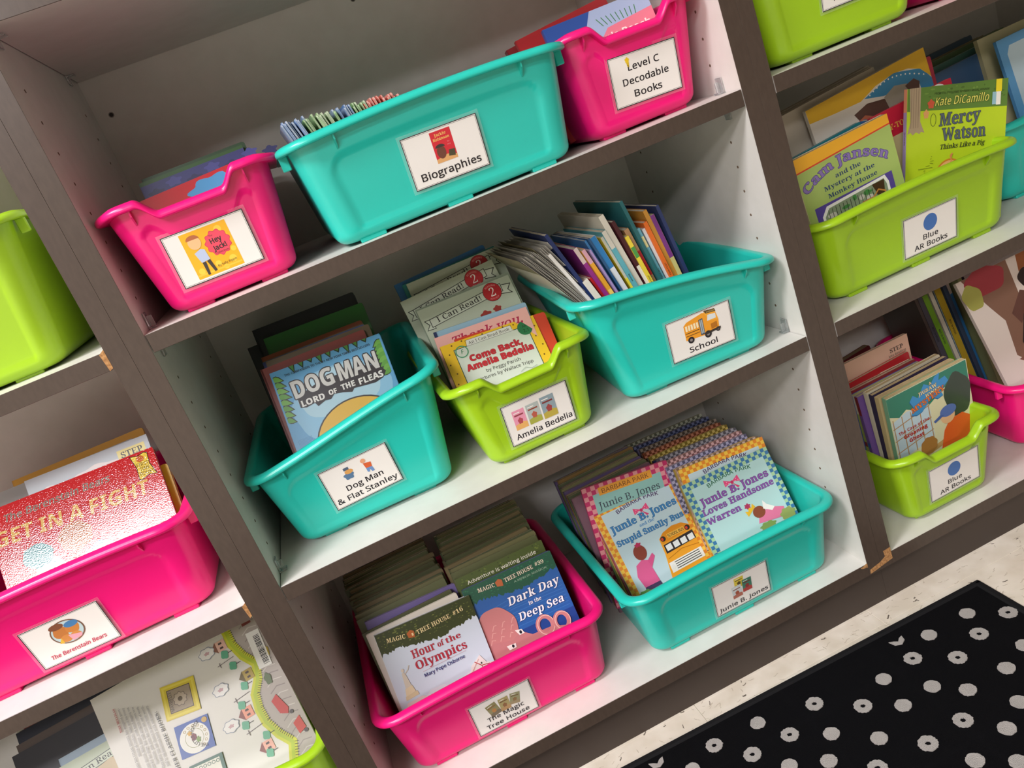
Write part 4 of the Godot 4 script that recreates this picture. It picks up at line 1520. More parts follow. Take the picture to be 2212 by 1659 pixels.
func materials() -> void:
	var m := StandardMaterial3D.new()
	m.albedo_color = Color(1, 1, 1)
	m.albedo_texture = noise_tex(0.02, 4, K("d6d3cc"), K("dedbd5"), 512)
	m.uv1_triplanar = true
	m.uv1_world_triplanar = true
	m.uv1_scale = Vector3(2, 2, 2)
	m.roughness = 0.42
	mats["melamine"] = m
	var bkm: StandardMaterial3D = m.duplicate()
	bkm.roughness = 0.6
	mats["back"] = bkm
	var e := StandardMaterial3D.new()
	e.albedo_texture = noise_tex(0.05, 3, K("463a32"), K("4e4239"), 512)
	e.uv1_triplanar = true
	e.uv1_world_triplanar = true
	e.uv1_scale = Vector3(6, 2, 6)
	e.roughness = 0.36
	mats["edge"] = e
	var pb := StandardMaterial3D.new()
	pb.albedo_texture = noise_tex(0.06, 4, K("8a5f38"), K("c99a63"), 256)
	pb.uv1_triplanar = true
	pb.uv1_scale = Vector3(14, 14, 14)
	pb.roughness = 0.9
	mats["particle"] = pb
	mats["peg"] = mat(K("6e5a48"), 0.9)
	var cl := StandardMaterial3D.new()
	cl.albedo_color = Color(0.97, 0.98, 0.98, 0.12)
	cl.transparency = BaseMaterial3D.TRANSPARENCY_ALPHA
	cl.refraction_enabled = true
	cl.refraction_scale = 0.05
	cl.roughness = 0.06
	mats["clear"] = cl
	for q: Array in [["teal", "28c6b6"], ["pink", "f5167c"], ["lime", "9fca1e"]]:
		var p := StandardMaterial3D.new()
		p.albedo_color = K(q[1])
		p.roughness = 0.28
		p.metallic_specular = 0.5
		p.backlight_enabled = true
		p.backlight = K(q[1]).darkened(0.55)
		mats[q[0]] = p
	var hole := Acc.new()
	var ring := PackedVector2Array()
	for i in 10:
		ring.append(Vector2(cos(TAU * i / 10), sin(TAU * i / 10)) * 0.0019)
	hole.t = Transform3D(Basis(Vector3.RIGHT, -PI / 2), Vector3.ZERO)
	hole.prism(ring, -0.001, 0.0001)
	meshes["peg_hole"] = hole.mesh()
	var clip := Acc.new()
	clip.box(Vector3(0.0005, 0.0005, -0.007), Vector3(0.003, 0.020, 0.007), 0.0006)
	clip.box(Vector3(0.0030, 0.0005, -0.006), Vector3(0.0100, 0.0025, 0.006), 0.0005)
	clip.box(Vector3(0.0030, 0.0025, -0.001), Vector3(0.0085, 0.0150, 0.001), 0.0004)
	meshes["clip_top"] = clip.mesh()
	clip = Acc.new()
	clip.box(Vector3(0.0005, -TS - 0.013, -0.007), Vector3(0.003, -TS - 0.0005, 0.007), 0.0006)
	clip.box(Vector3(0.0028, -TS - 0.0028, -0.006), Vector3(0.0120, -TS - 0.0005, 0.006), 0.0005)
	meshes["clip_foot"] = clip.mesh()

func slab(called: String, lo: Vector3, hi: Vector3, m: Material, label: String, category: String) -> MeshInstance3D:
	var a := Acc.new()
	var c := Vector3((lo.x + hi.x) * 0.5, lo.y, (lo.z + hi.z) * 0.5)
	a.box(lo - c, hi - c)
	var o := part(called, a.mesh(), m, self, c)
	tag(o, label, category, "", "structure")
	return o

func room() -> void:
	var paint := mat(K("a0988a"), 0.85)
	var x0 := -3.2
	var x1 := 4.4
	var z0 := -0.44
	var z1 := 7.0
	slab("wall_back", Vector3(x0, 0, z0 - 0.1), Vector3(x1, 2.75, z0), paint, "beige painted wall behind the bookcases", "wall")
	slab("wall_front", Vector3(x0, 0, z1), Vector3(x1, 2.75, z1 + 0.1), paint, "beige painted wall across the room from the bookcases", "wall")
	slab("wall_left", Vector3(x0 - 0.1, 0, z0 - 0.1), Vector3(x0, 2.75, z1 + 0.1), paint, "beige painted wall at the far left of the room", "wall")
	slab("wall_right", Vector3(x1, 0, z0 - 0.1), Vector3(x1 + 0.1, 2.75, z1 + 0.1), paint, "beige painted wall at the far right of the room", "wall")
	slab("ceiling", Vector3(x0 - 0.1, 2.75, z0 - 0.1), Vector3(x1 + 0.1, 2.85, z1 + 0.1), mat(K("cdcbc5"), 0.9), "white ceiling with fluorescent panels", "ceiling")
	# floor: vinyl tiles a foot square with hairline joints
	var base := slab("floor", Vector3(x0, -0.10, z0), Vector3(x1, -0.0032, z1), mat(K("6b6255"), 0.9), "cream vinyl tile floor with grey flecks", "floor")
	var tile := StandardMaterial3D.new()
	tile.albedo_texture = fleck_texture()
	tile.uv1_triplanar = true
	tile.uv1_world_triplanar = true
	tile.uv1_scale = Vector3(1.35, 1.35, 1.35)
	tile.roughness = 0.34
	var S := 0.306
	var one := Acc.new()
	one.box(Vector3(0.0002, -0.0032, 0.0002), Vector3(S - 0.0002, 0, S - 0.0002), 0.0003)
	var tm := one.mesh()
	var rest := Acc.new()
	for i in range(-12, 14):
		for j in range(-2, 23):
			var p := Vector3(0.4345 + i * S, 0, 0.037 + j * S)
			var lo := Vector3(maxf(p.x, x0), 0, maxf(p.z, z0))
			var hi := Vector3(minf(p.x + S, x1), 0, minf(p.z + S, z1))
			if hi.x - lo.x < 0.01 or hi.z - lo.z < 0.01:
				continue
			if j >= -1 and j < 7 and i >= -5 and i < 6:
				part("floor_tile", tm, tile, base, p - base.position)
			else:
				rest.box(lo - base.position + Vector3(0.0002, -0.0032, 0.0002), hi - base.position + Vector3(-0.0002, 0, -0.0002))
	var far := part("far_floor_tiles", rest.mesh(), tile, base)
	far.set_meta("kind", "stuff")

func fleck_texture() -> ImageTexture:
	var n := 1024
	var im := Image.create(n, n, true, Image.FORMAT_RGB8)
	var f := FastNoiseLite.new()
	f.seed = 4
	f.frequency = 0.012
	f.fractal_octaves = 4
	var a := K("e3dbcd")
	var b := K("d3c9b8")
	var small := Image.create(256, 256, false, Image.FORMAT_RGB8)
	for y in 256:
		for x in 256:
			# blend four shifted copies so that the pattern repeats without a seam
			var u := x / 256.0
			var v := y / 256.0
			var s := f.get_noise_2d(x * 4, y * 4) * (1 - u) * (1 - v) + f.get_noise_2d(x * 4 - 1024, y * 4) * u * (1 - v) + f.get_noise_2d(x * 4, y * 4 - 1024) * (1 - u) * v + f.get_noise_2d(x * 4 - 1024, y * 4 - 1024) * u * v
			small.set_pixel(x, y, a.lerp(b, clampf(0.5 + s * 1.3, 0, 1)))
	small.resize(n, n, Image.INTERPOLATE_CUBIC)
	im.blit_rect(small, Rect2i(0, 0, n, n), Vector2i.ZERO)
	var r := RandomNumberGenerator.new()
	r.seed = 77
	for k in 1500:
		var x := r.randf_range(0, n)
		var y := r.randf_range(0, n)
		var ang := r.randf_range(-0.7, 0.7) + (PI / 2 if k % 5 == 0 else 0.0)
		var strong := k % 9 == 0
		var L := r.randf_range(4, 17) if not strong else r.randf_range(5, 14)
		var wd := 1 if not strong else r.randi_range(2, 3)
		var col := K("b9ad9b").lerp(K("a39683"), r.randf()) if not strong else K("6e6457").lerp(K("4c443b"), r.randf())
		for i in int(L):
			var p := Vector2(x + cos(ang) * i, y + sin(ang) * i + sin(i * 0.5) * 0.8)
			for q in wd:
				im.set_pixel(posmod(int(p.x), n), posmod(int(p.y) + q, n), col)
	return ImageTexture.create_from_image(im)

func ceiling_light(at: Vector3) -> void:
	var o := thing("ceiling_light", "long white fluorescent panel set in the ceiling", "light", at, "fluorescent ceiling panels")
	var f := Acc.new()
	for s: float in [-1.0, 1.0]:
		f.box(Vector3(-0.61, -0.012, s * 0.305 - 0.012), Vector3(0.61, 0.05, s * 0.305 + 0.012), 0.002)
		f.box(Vector3(s * 0.60 - 0.012, -0.012, -0.305), Vector3(s * 0.60 + 0.012, 0.05, 0.305), 0.002)
	part("frame", f.mesh(), mat(K("e6e6e4"), 0.5), o)
	var d := Acc.new()
	d.box(Vector3(-0.588, 0.0, -0.293), Vector3(0.588, 0.05, 0.293))
	var glow := StandardMaterial3D.new()
	glow.albedo_color = K("f4f4f0")
	glow.emission_enabled = true
	glow.emission = K("fffcfa")
	glow.emission_energy_multiplier = 3.0
	part("diffuser_panel", d.mesh(), glow, o)
	var l := AreaLight3D.new()
	l.name = "panel_light"
	l.area_size = Vector2(1.17, 0.58)
	l.light_color = K("fffbff")
	l.light_energy = LAMP
	l.shadow_enabled = true
	l.set("area_range", 14.0)
	o.add_child(l)
	l.transform = Transform3D(Basis(Vector3.RIGHT, -PI / 2), Vector3(0, -0.016, 0))

func furniture() -> void:
	var mid := bookcase(0.0, "middle bookcase between two others, white inside with dark brown edges")
	var left := bookcase(-W - 2 * TP, "bookcase with pink tub of red-covered books, left of the others' white shelves")
	var right := bookcase(W + 2 * TP, "bookcase ending beside the spotted rug's corner, with blue-dot labelled tubs")
	# broken edging
	chip(mid, [W - 0.012, Y3 - 0.002, W + 0.0002, Y3 + 0.001, W + 0.0002, Y3 - 0.006, W - 0.009, Y3 - 0.004], 0.0)
	chip(mid, [W + 0.002, Y3 - TS + 0.002, W + TP - 0.0002, Y3 - 0.016, W + TP - 0.0002, Y3 - 0.008, W + 0.003, Y3 - 0.012], 0.0)
	chip(right, [-TP + 0.0002, Y3 - 0.016, -0.0003, Y3 - 0.012, -0.0003, Y3 + 0.008, -0.013, Y3 + 0.007, -0.012, Y3 - 0.003, -TP + 0.0002, Y3 - 0.008], 0.0)
	chip(left, [W - 0.006, Y1 - 0.001, W + 0.0002, Y1 + 0.003, W + 0.0002, Y1 - TS + 0.002, W - 0.004, Y1 - TS], 0.0)
	chip(left, [W - 0.005, Y2 - 0.001, W + 0.0002, Y2 + 0.002, W + 0.0002, Y2 - TS + 0.004, W - 0.003, Y2 - TS + 0.002], 0.0)
	# screw heads in the back and the side
	var ring := Acc.new()
	var c := PackedVector2Array()
	for i in 16: c.append(Vector2(cos(TAU * i / 16), sin(TAU * i / 16)))
	var big := PackedVector2Array()
	var low := PackedVector2Array()
	for p in c:
		big.append(p * 0.0040)
		low.append(p * 0.0028)
	ring.prism(big, 0, 0.0006)
	var hub := Acc.new()
	hub.prism(low, 0.0005, 0.0009)
	for q: Array in [[0.418, 1.104], [0.022, 1.068]]:
		var s := part("screw_cap", ring.mesh(), mat(K("8f887f"), 0.5), mid, Vector3(q[0], q[1], -D))
		part("screw_head", hub.mesh(), mat(K("2a2624"), 0.5), s)
	rug()

func rug() -> void:
	var top := Vector3(0.8955, 0, 0.0555)
	var o := thing("rug", "black rug with white dots and rings on the tile floor", "rug", top)
	o.rotation.y = deg_to_rad(-1.6)
	var L := 1.90
	var B := 1.50
	var m := StandardMaterial3D.new()
	m.albedo_texture = noise_tex(0.35, 2, K("08080a"), K("17171b"), 512)
	m.uv1_triplanar = true
	m.uv1_scale = Vector3(7, 7, 7)
	m.roughness = 0.95
	m.metallic_specular = 0.2
	m.normal_enabled = true
	m.normal_texture = noise_tex(0.4, 2, Color.BLACK, Color.WHITE, 512, FastNoiseLite.TYPE_SIMPLEX_SMOOTH, true)
	m.normal_scale = 1.2
	var a := Acc.new()
	a.box(Vector3(-L, 0.0005, 0), Vector3(0, 0.006, B), 0.002)
	part("pile", a.mesh(), m, o)
	var e := Acc.new()
	for q: Array in [[-L, 0.0, 0.0, 0.013], [-L, B - 0.013, 0.0, B]]:
		e.box(Vector3(q[0], 0, q[1]), Vector3(q[2], 0.0085, q[3]), 0.0035)
	for q: Array in [[-0.013, 0.0, 0.0, B], [-L, 0.0, -L + 0.013, B]]:
		e.box(Vector3(q[0], 0, q[1]), Vector3(q[2], 0.0085, q[3]), 0.0035)
	part("bound_edge", e.mesh(), mat(K("141416"), 0.85, 0.3), o)
	var wool := StandardMaterial3D.new()
	wool.albedo_texture = noise_tex(0.25, 2, K("9c9690"), K("e2dedb"), 256)
	wool.uv1_triplanar = true
	wool.uv1_world_triplanar = true
	wool.uv1_scale = Vector3(16, 16, 16)
	wool.roughness = 0.95
	wool.normal_enabled = true
	wool.normal_texture = noise_tex(0.25, 2, Color.BLACK, Color.WHITE, 256, FastNoiseLite.TYPE_SIMPLEX_SMOOTH, true)
	wool.normal_scale = 1.2
	var dots := [[0.724, 0.083, 2], [0.764, 0.102, 0], [0.831, 0.102, 0], [0.869, 0.135, 1], [0.812, 0.142, 1], [0.835, 0.193, 0], [0.717, 0.123, 1], [0.76, 0.158, 1], [0.789, 0.209, 0], [0.663, 0.129, 0], [0.7, 0.177, 0], [0.728, 0.208, 0], [0.757, 0.258, 0], [0.612, 0.15, 1], [0.651, 0.18, 0], [0.688, 0.241, 1], [0.716, 0.279, 0], [0.593, 0.204, 0], [0.632, 0.244, 1], [0.655, 0.293, 0], [0.689, 0.321, 0], [0.562, 0.238, 1], [0.339, 0.063, 2], [0.375, 0.103, 0], [0.419, 0.086, 1], [0.487, 0.089, 0], [0.452, 0.13, 1], [0.509, 0.132, 1], [0.48, 0.173, 0], [0.566, 0.108, 1], [0.552, 0.163, 0], [0.523, 0.196, 0]]
	# the pattern goes on over the rest of the rug
	for k in 2600:
		var x := 0.8955 - rng.randf_range(0.02, L - 0.02)
		var z := 0.0555 + rng.randf_range(0.02, B - 0.02)
		var free := true
		for d: Array in dots:
			if Vector2(x - d[0], z - d[1]).length() < 0.046:
				free = false
				break
		# nothing is added where the photograph shows the rug
		if free and not (x > 0.33 and z < 0.33 - (x - 0.69) * 0.2):
			dots.append([x, z, rng.randi_range(0, 1)])
	var forms := []
	for k in 6:
		var d := Acc.new()
		d.t = Transform3D(Basis(Vector3.RIGHT, -PI / 2), Vector3.ZERO)
		var ro := 0.0105 if k < 3 else 0.0118
		var outer := PackedVector2Array()
		var inner := PackedVector2Array()
		for i in 40:
			var u := Vector2.from_angle(TAU * i / 40)
			outer.append(u * ro * (1.0 + rng.randf_range(-0.06, 0.06)))
			inner.append(u * 0.0034 * (1.0 + rng.randf_range(-0.15, 0.15)))
		if k < 3:
			d.prism(outer, 0, 0.0014)
		else:
			for i in 40:
				var j := (i + 1) % 40
				d.prism(PackedVector2Array([inner[i], outer[i], outer[j], inner[j]]), 0, 0.0014)
		forms.append(d.mesh())
	var half := Acc.new()
	half.t = Transform3D(Basis(Vector3.RIGHT, -PI / 2), Vector3.ZERO)
	half.prism(PackedVector2Array([Vector2(-0.010, 0.004), Vector2(-0.007, -0.006), Vector2(0.002, -0.010), Vector2(0.010, -0.005), Vector2(0.012, 0.004), Vector2(0.006, 0.002), Vector2(0.001, -0.003), Vector2(-0.004, 0.001)]), 0, 0.0014)
	var inv := o.transform.affine_inverse()
	var rest := Acc.new()
	var shown := 0
	dots.sort_custom(func(a: Array, b: Array) -> bool: return Vector2(a[0] - 0.6, a[1]).length() < Vector2(b[0] - 0.6, b[1]).length())
	for d: Array in dots:
		var p := inv * Vector3(d[0], 0.0, d[1])
		if p.x > -0.020 or p.x < -L + 0.026 or p.z > B - 0.026:
			if d[2] != 1 or p.x > -0.014: continue
		shown += 1
		if shown > 280:
			var pg := PackedVector2Array()
			for i in 12: pg.append(Vector2.from_angle(TAU * i / 12) * 0.0108)
			rest.t = Transform3D(Basis(Vector3.RIGHT, -PI / 2), Vector3(p.x, 0.0058, p.z))
			rest.prism(pg, 0, 0.0014)
			continue
		var f: Mesh = half.mesh() if d[2] == 2 else forms[(3 if d[2] == 1 else 0) + rng.randi_range(0, 2)]
		part("white_dot" if d[2] != 1 else "white_ring", f, wool, o, Vector3(p.x, 0.0058, p.z))
	var more := part("far_white_dots", rest.mesh(), wool, o)
	more.set_meta("kind", "stuff")

func bins() -> void:
	var b: Node3D
	b = storage_bin("scoop", mats["pink"], Vector3(0.1065, Y1, -0.004), "small hot-pink plastic bin with an orange cartoon name card", "small scoop-front bins")
	label_card(b, "scoop", -0.003, 0.056, card("jack"), -0.8)
	b = storage_bin("wide", mats["teal"], Vector3(0.3855, Y1, 0.018), "teal bin labelled Biographies, holding a row of thin readers", "wide teal bins")
	label_card(b, "wide", 0.0, 0.060, card("biographies"), -1.3)
	b = storage_bin("scoop", mats["pink"], Vector3(0.6535, Y1, -0.014), "small hot-pink bin whose card reads Level C Decodable Books", "small scoop-front bins")
	label_card(b, "scoop", 0.008, 0.058, card("level"), -2.2)
	b = storage_bin("side_low_left", mats["teal"], Vector3(0.1425, Y2, -0.034), "teal bin with slanting rim in front of blue cartoon book", "slant-rimmed teal bins", deg_to_rad(-2.0))
	label_card(b, "side_low_left", -0.003, 0.065, card("dogflat"), 2.0)
	b = storage_bin("scoop", mats["lime"], Vector3(0.3775, Y2, -0.004), "small lime green bin standing between two teal bins", "small scoop-front bins")
	label_card(b, "scoop", 0.003, 0.052, card("amelia"), -1.0)
	b = storage_bin("side_low_right", mats["teal"], Vector3(0.6110, Y2, 0.002), "teal bin with a school bus on its card", "slant-rimmed teal bins", deg_to_rad(-4.5))
	label_card(b, "side_low_right", 0.012, 0.062, card("school"), -1.2)
	b = storage_bin("wide", mats["pink"], Vector3(0.1910, Y3, -0.010), "wide hot-pink tub on bottom shelf with two rows of green paperbacks", "wide pink bins")
	label_card(b, "wide", -0.009, 0.046, card("magic"), -0.7)
	b = storage_bin("wide", mats["teal"], Vector3(0.5680, Y3, 0.007), "wide teal tub on bottom shelf with checker-edged paperbacks", "wide teal bins")
	label_card(b, "wide", -0.001, 0.050, card("junie"), -0.4)
	b = storage_bin("side_low_left", mats["lime"], Vector3(-0.202, Y1, -0.004), "lime green bin with slanting rim above the pink tub of red-covered books", "slant-rimmed lime bins")
	b = storage_bin("wide", mats["pink"], Vector3(-0.2340, Y2, -0.010), "wide hot-pink tub with a large red-covered book at its front", "wide pink bins")
	label_card(b, "wide", -0.010, 0.044, card("bears"), -1.0)
	b = storage_bin("wide", mats["lime"], Vector3(-0.2290, Y3, -0.026), "wide lime green tub holding a large white picture-book back cover", "wide lime bins")
	b = storage_bin("side_low_right", mats["lime"], Vector3(0.954, Y1, -0.008), "lime green bin with white card, above the blue-dot bins", "slant-rimmed lime bins")
	label_card(b, "side_low_right", 0.012, 0.077, card("ar"), 0.0)
	b = storage_bin("scoop", mats["pink"], Vector3(1.205, Y1, -0.030), "small hot-pink bin behind the lime bin with a white card", "small scoop-front bins")
	b = storage_bin("wide", mats["lime"], Vector3(1.0035, Y2, -0.014), "wide lime green bin with a blue dot on its name card", "wide lime bins")
	label_card(b, "wide", 0.013, 0.050, card("blue"), -0.4)
	b = storage_bin("wide", mats["teal"], Vector3(1.386, Y2, -0.088), "wide teal bin beside the wide lime bin with blue-dot card", "wide teal bins")
	b = storage_bin("scoop", mats["lime"], Vector3(0.9440, Y3, 0.008), "small lime green bin with a blue dot on its name card", "small scoop-front bins")
	label_card(b, "scoop", 0.006, 0.058, card("blue"), 1.0)
	b = storage_bin("wide", mats["pink"], Vector3(1.270, Y3, -0.012), "wide hot-pink bin holding a large bird picture book", "wide pink bins", deg_to_rad(-4.0))


func jit(a: float) -> float:
	return rng.randf_range(-a, a)

# a row of books standing one behind the other, covers to the room, leaning back
func row(count: int, called: String, label: String, group: String, x: float, y: float, z: float, dz: float, lean: float, lean_end: float, w: float, h: float, covers: Array, pages: Array, tz: float, dx := 0.0) -> void:
	for i in count:
		var t: float = tz * [0.85, 1.0, 1.12][i % 3]
		var b := book(called, label, w, h + [0.0, 0.0012, -0.0015][(i * 7) % 3], t, K(covers[i % covers.size()]), {"pages": K(pages[i % pages.size()]), "group": group})
		pose(b, Vector3(x + jit(0.0022) + dx * i, y, z - dz * i), jit(1.2), lerpf(lean, lean_end, float(i) / maxf(1, count - 1)) + jit(0.5), jit(1.0))

func upper_books() -> void:
	# pink bin at the left
	pose(book("picture_book", "red picture book with a blue splash in pink bin", 0.142, 0.126, 0.006, K("b51c2b"), {"art": cover("splash", 142, 126)}), Vector3(0.102, Y1 + 0.016, -0.080), 1, 18, 2)
	pose(book("picture_book", "purple-blue picture book behind the red one in pink bin", 0.130, 0.146, 0.006, K("2f3366"), {"art": cover("night", 130, 146)}), Vector3(0.113, Y1 + 0.014, -0.105), 0, 16, 0)
	pose(book("picture_book", "dark green book standing rearmost in pink bin with cartoon card", 0.130, 0.150, 0.008, K("24482a")), Vector3(0.117, Y1 + 0.014, -0.113), 0, 16, 0)
	# thin readers, spines up, in the teal bin
	for q: Array in [["3f6fb0", 12, "blue", 0], ["5f9a4a", 15, "green", 12], ["3f6fb0", 7, "blue", 27], ["68a054", 7, "green", 34], ["c9402f", 17, "red", 41]]:
		for j in q[1]:
			var i: int = q[3] + j
			var f := i / 58.0
			var b := book("thin_reader", "thin %s stapled reader in the tight row inside teal bin" % q[2], 0.135, 0.150 - 0.016 * f + jit(0.0025), 0.0019, K(q[0]).lerp(K("eeeae2"), 0.2 + 0.4 * rng.randf()), {"pages": K("f1eee6"), "group": "thin readers in the upper teal bin"})
			shelve(b, Vector3(0.262 + i * 0.00222, Y1 + 0.010, -0.075 + jit(0.004)), lerpf(14, 9, f) + jit(1.2), 0.135, 0.0, 0.0, true)
	# pink bin at the right
	pose(book("picture_book", "blue and pink picture book with palm leaves in pink bin", 0.150, 0.142, 0.007, K("2c4f98"), {"art": cover("beach", 150, 142)}), Vector3(0.660, Y1 + 0.016, -0.086), -1, 14, 1)
	pose(book("picture_book", "red-edged book sticking out left of blue picture book", 0.140, 0.150, 0.006, K("b5242c")), Vector3(0.640, Y1 + 0.016, -0.120), 0, 14, 6)
	pose(book("picture_book", "dark red book rearmost in the pink decodables bin", 0.140, 0.145, 0.010, K("8a1f26")), Vector3(0.634, Y1 + 0.016, -0.150), 0, 12, 7)

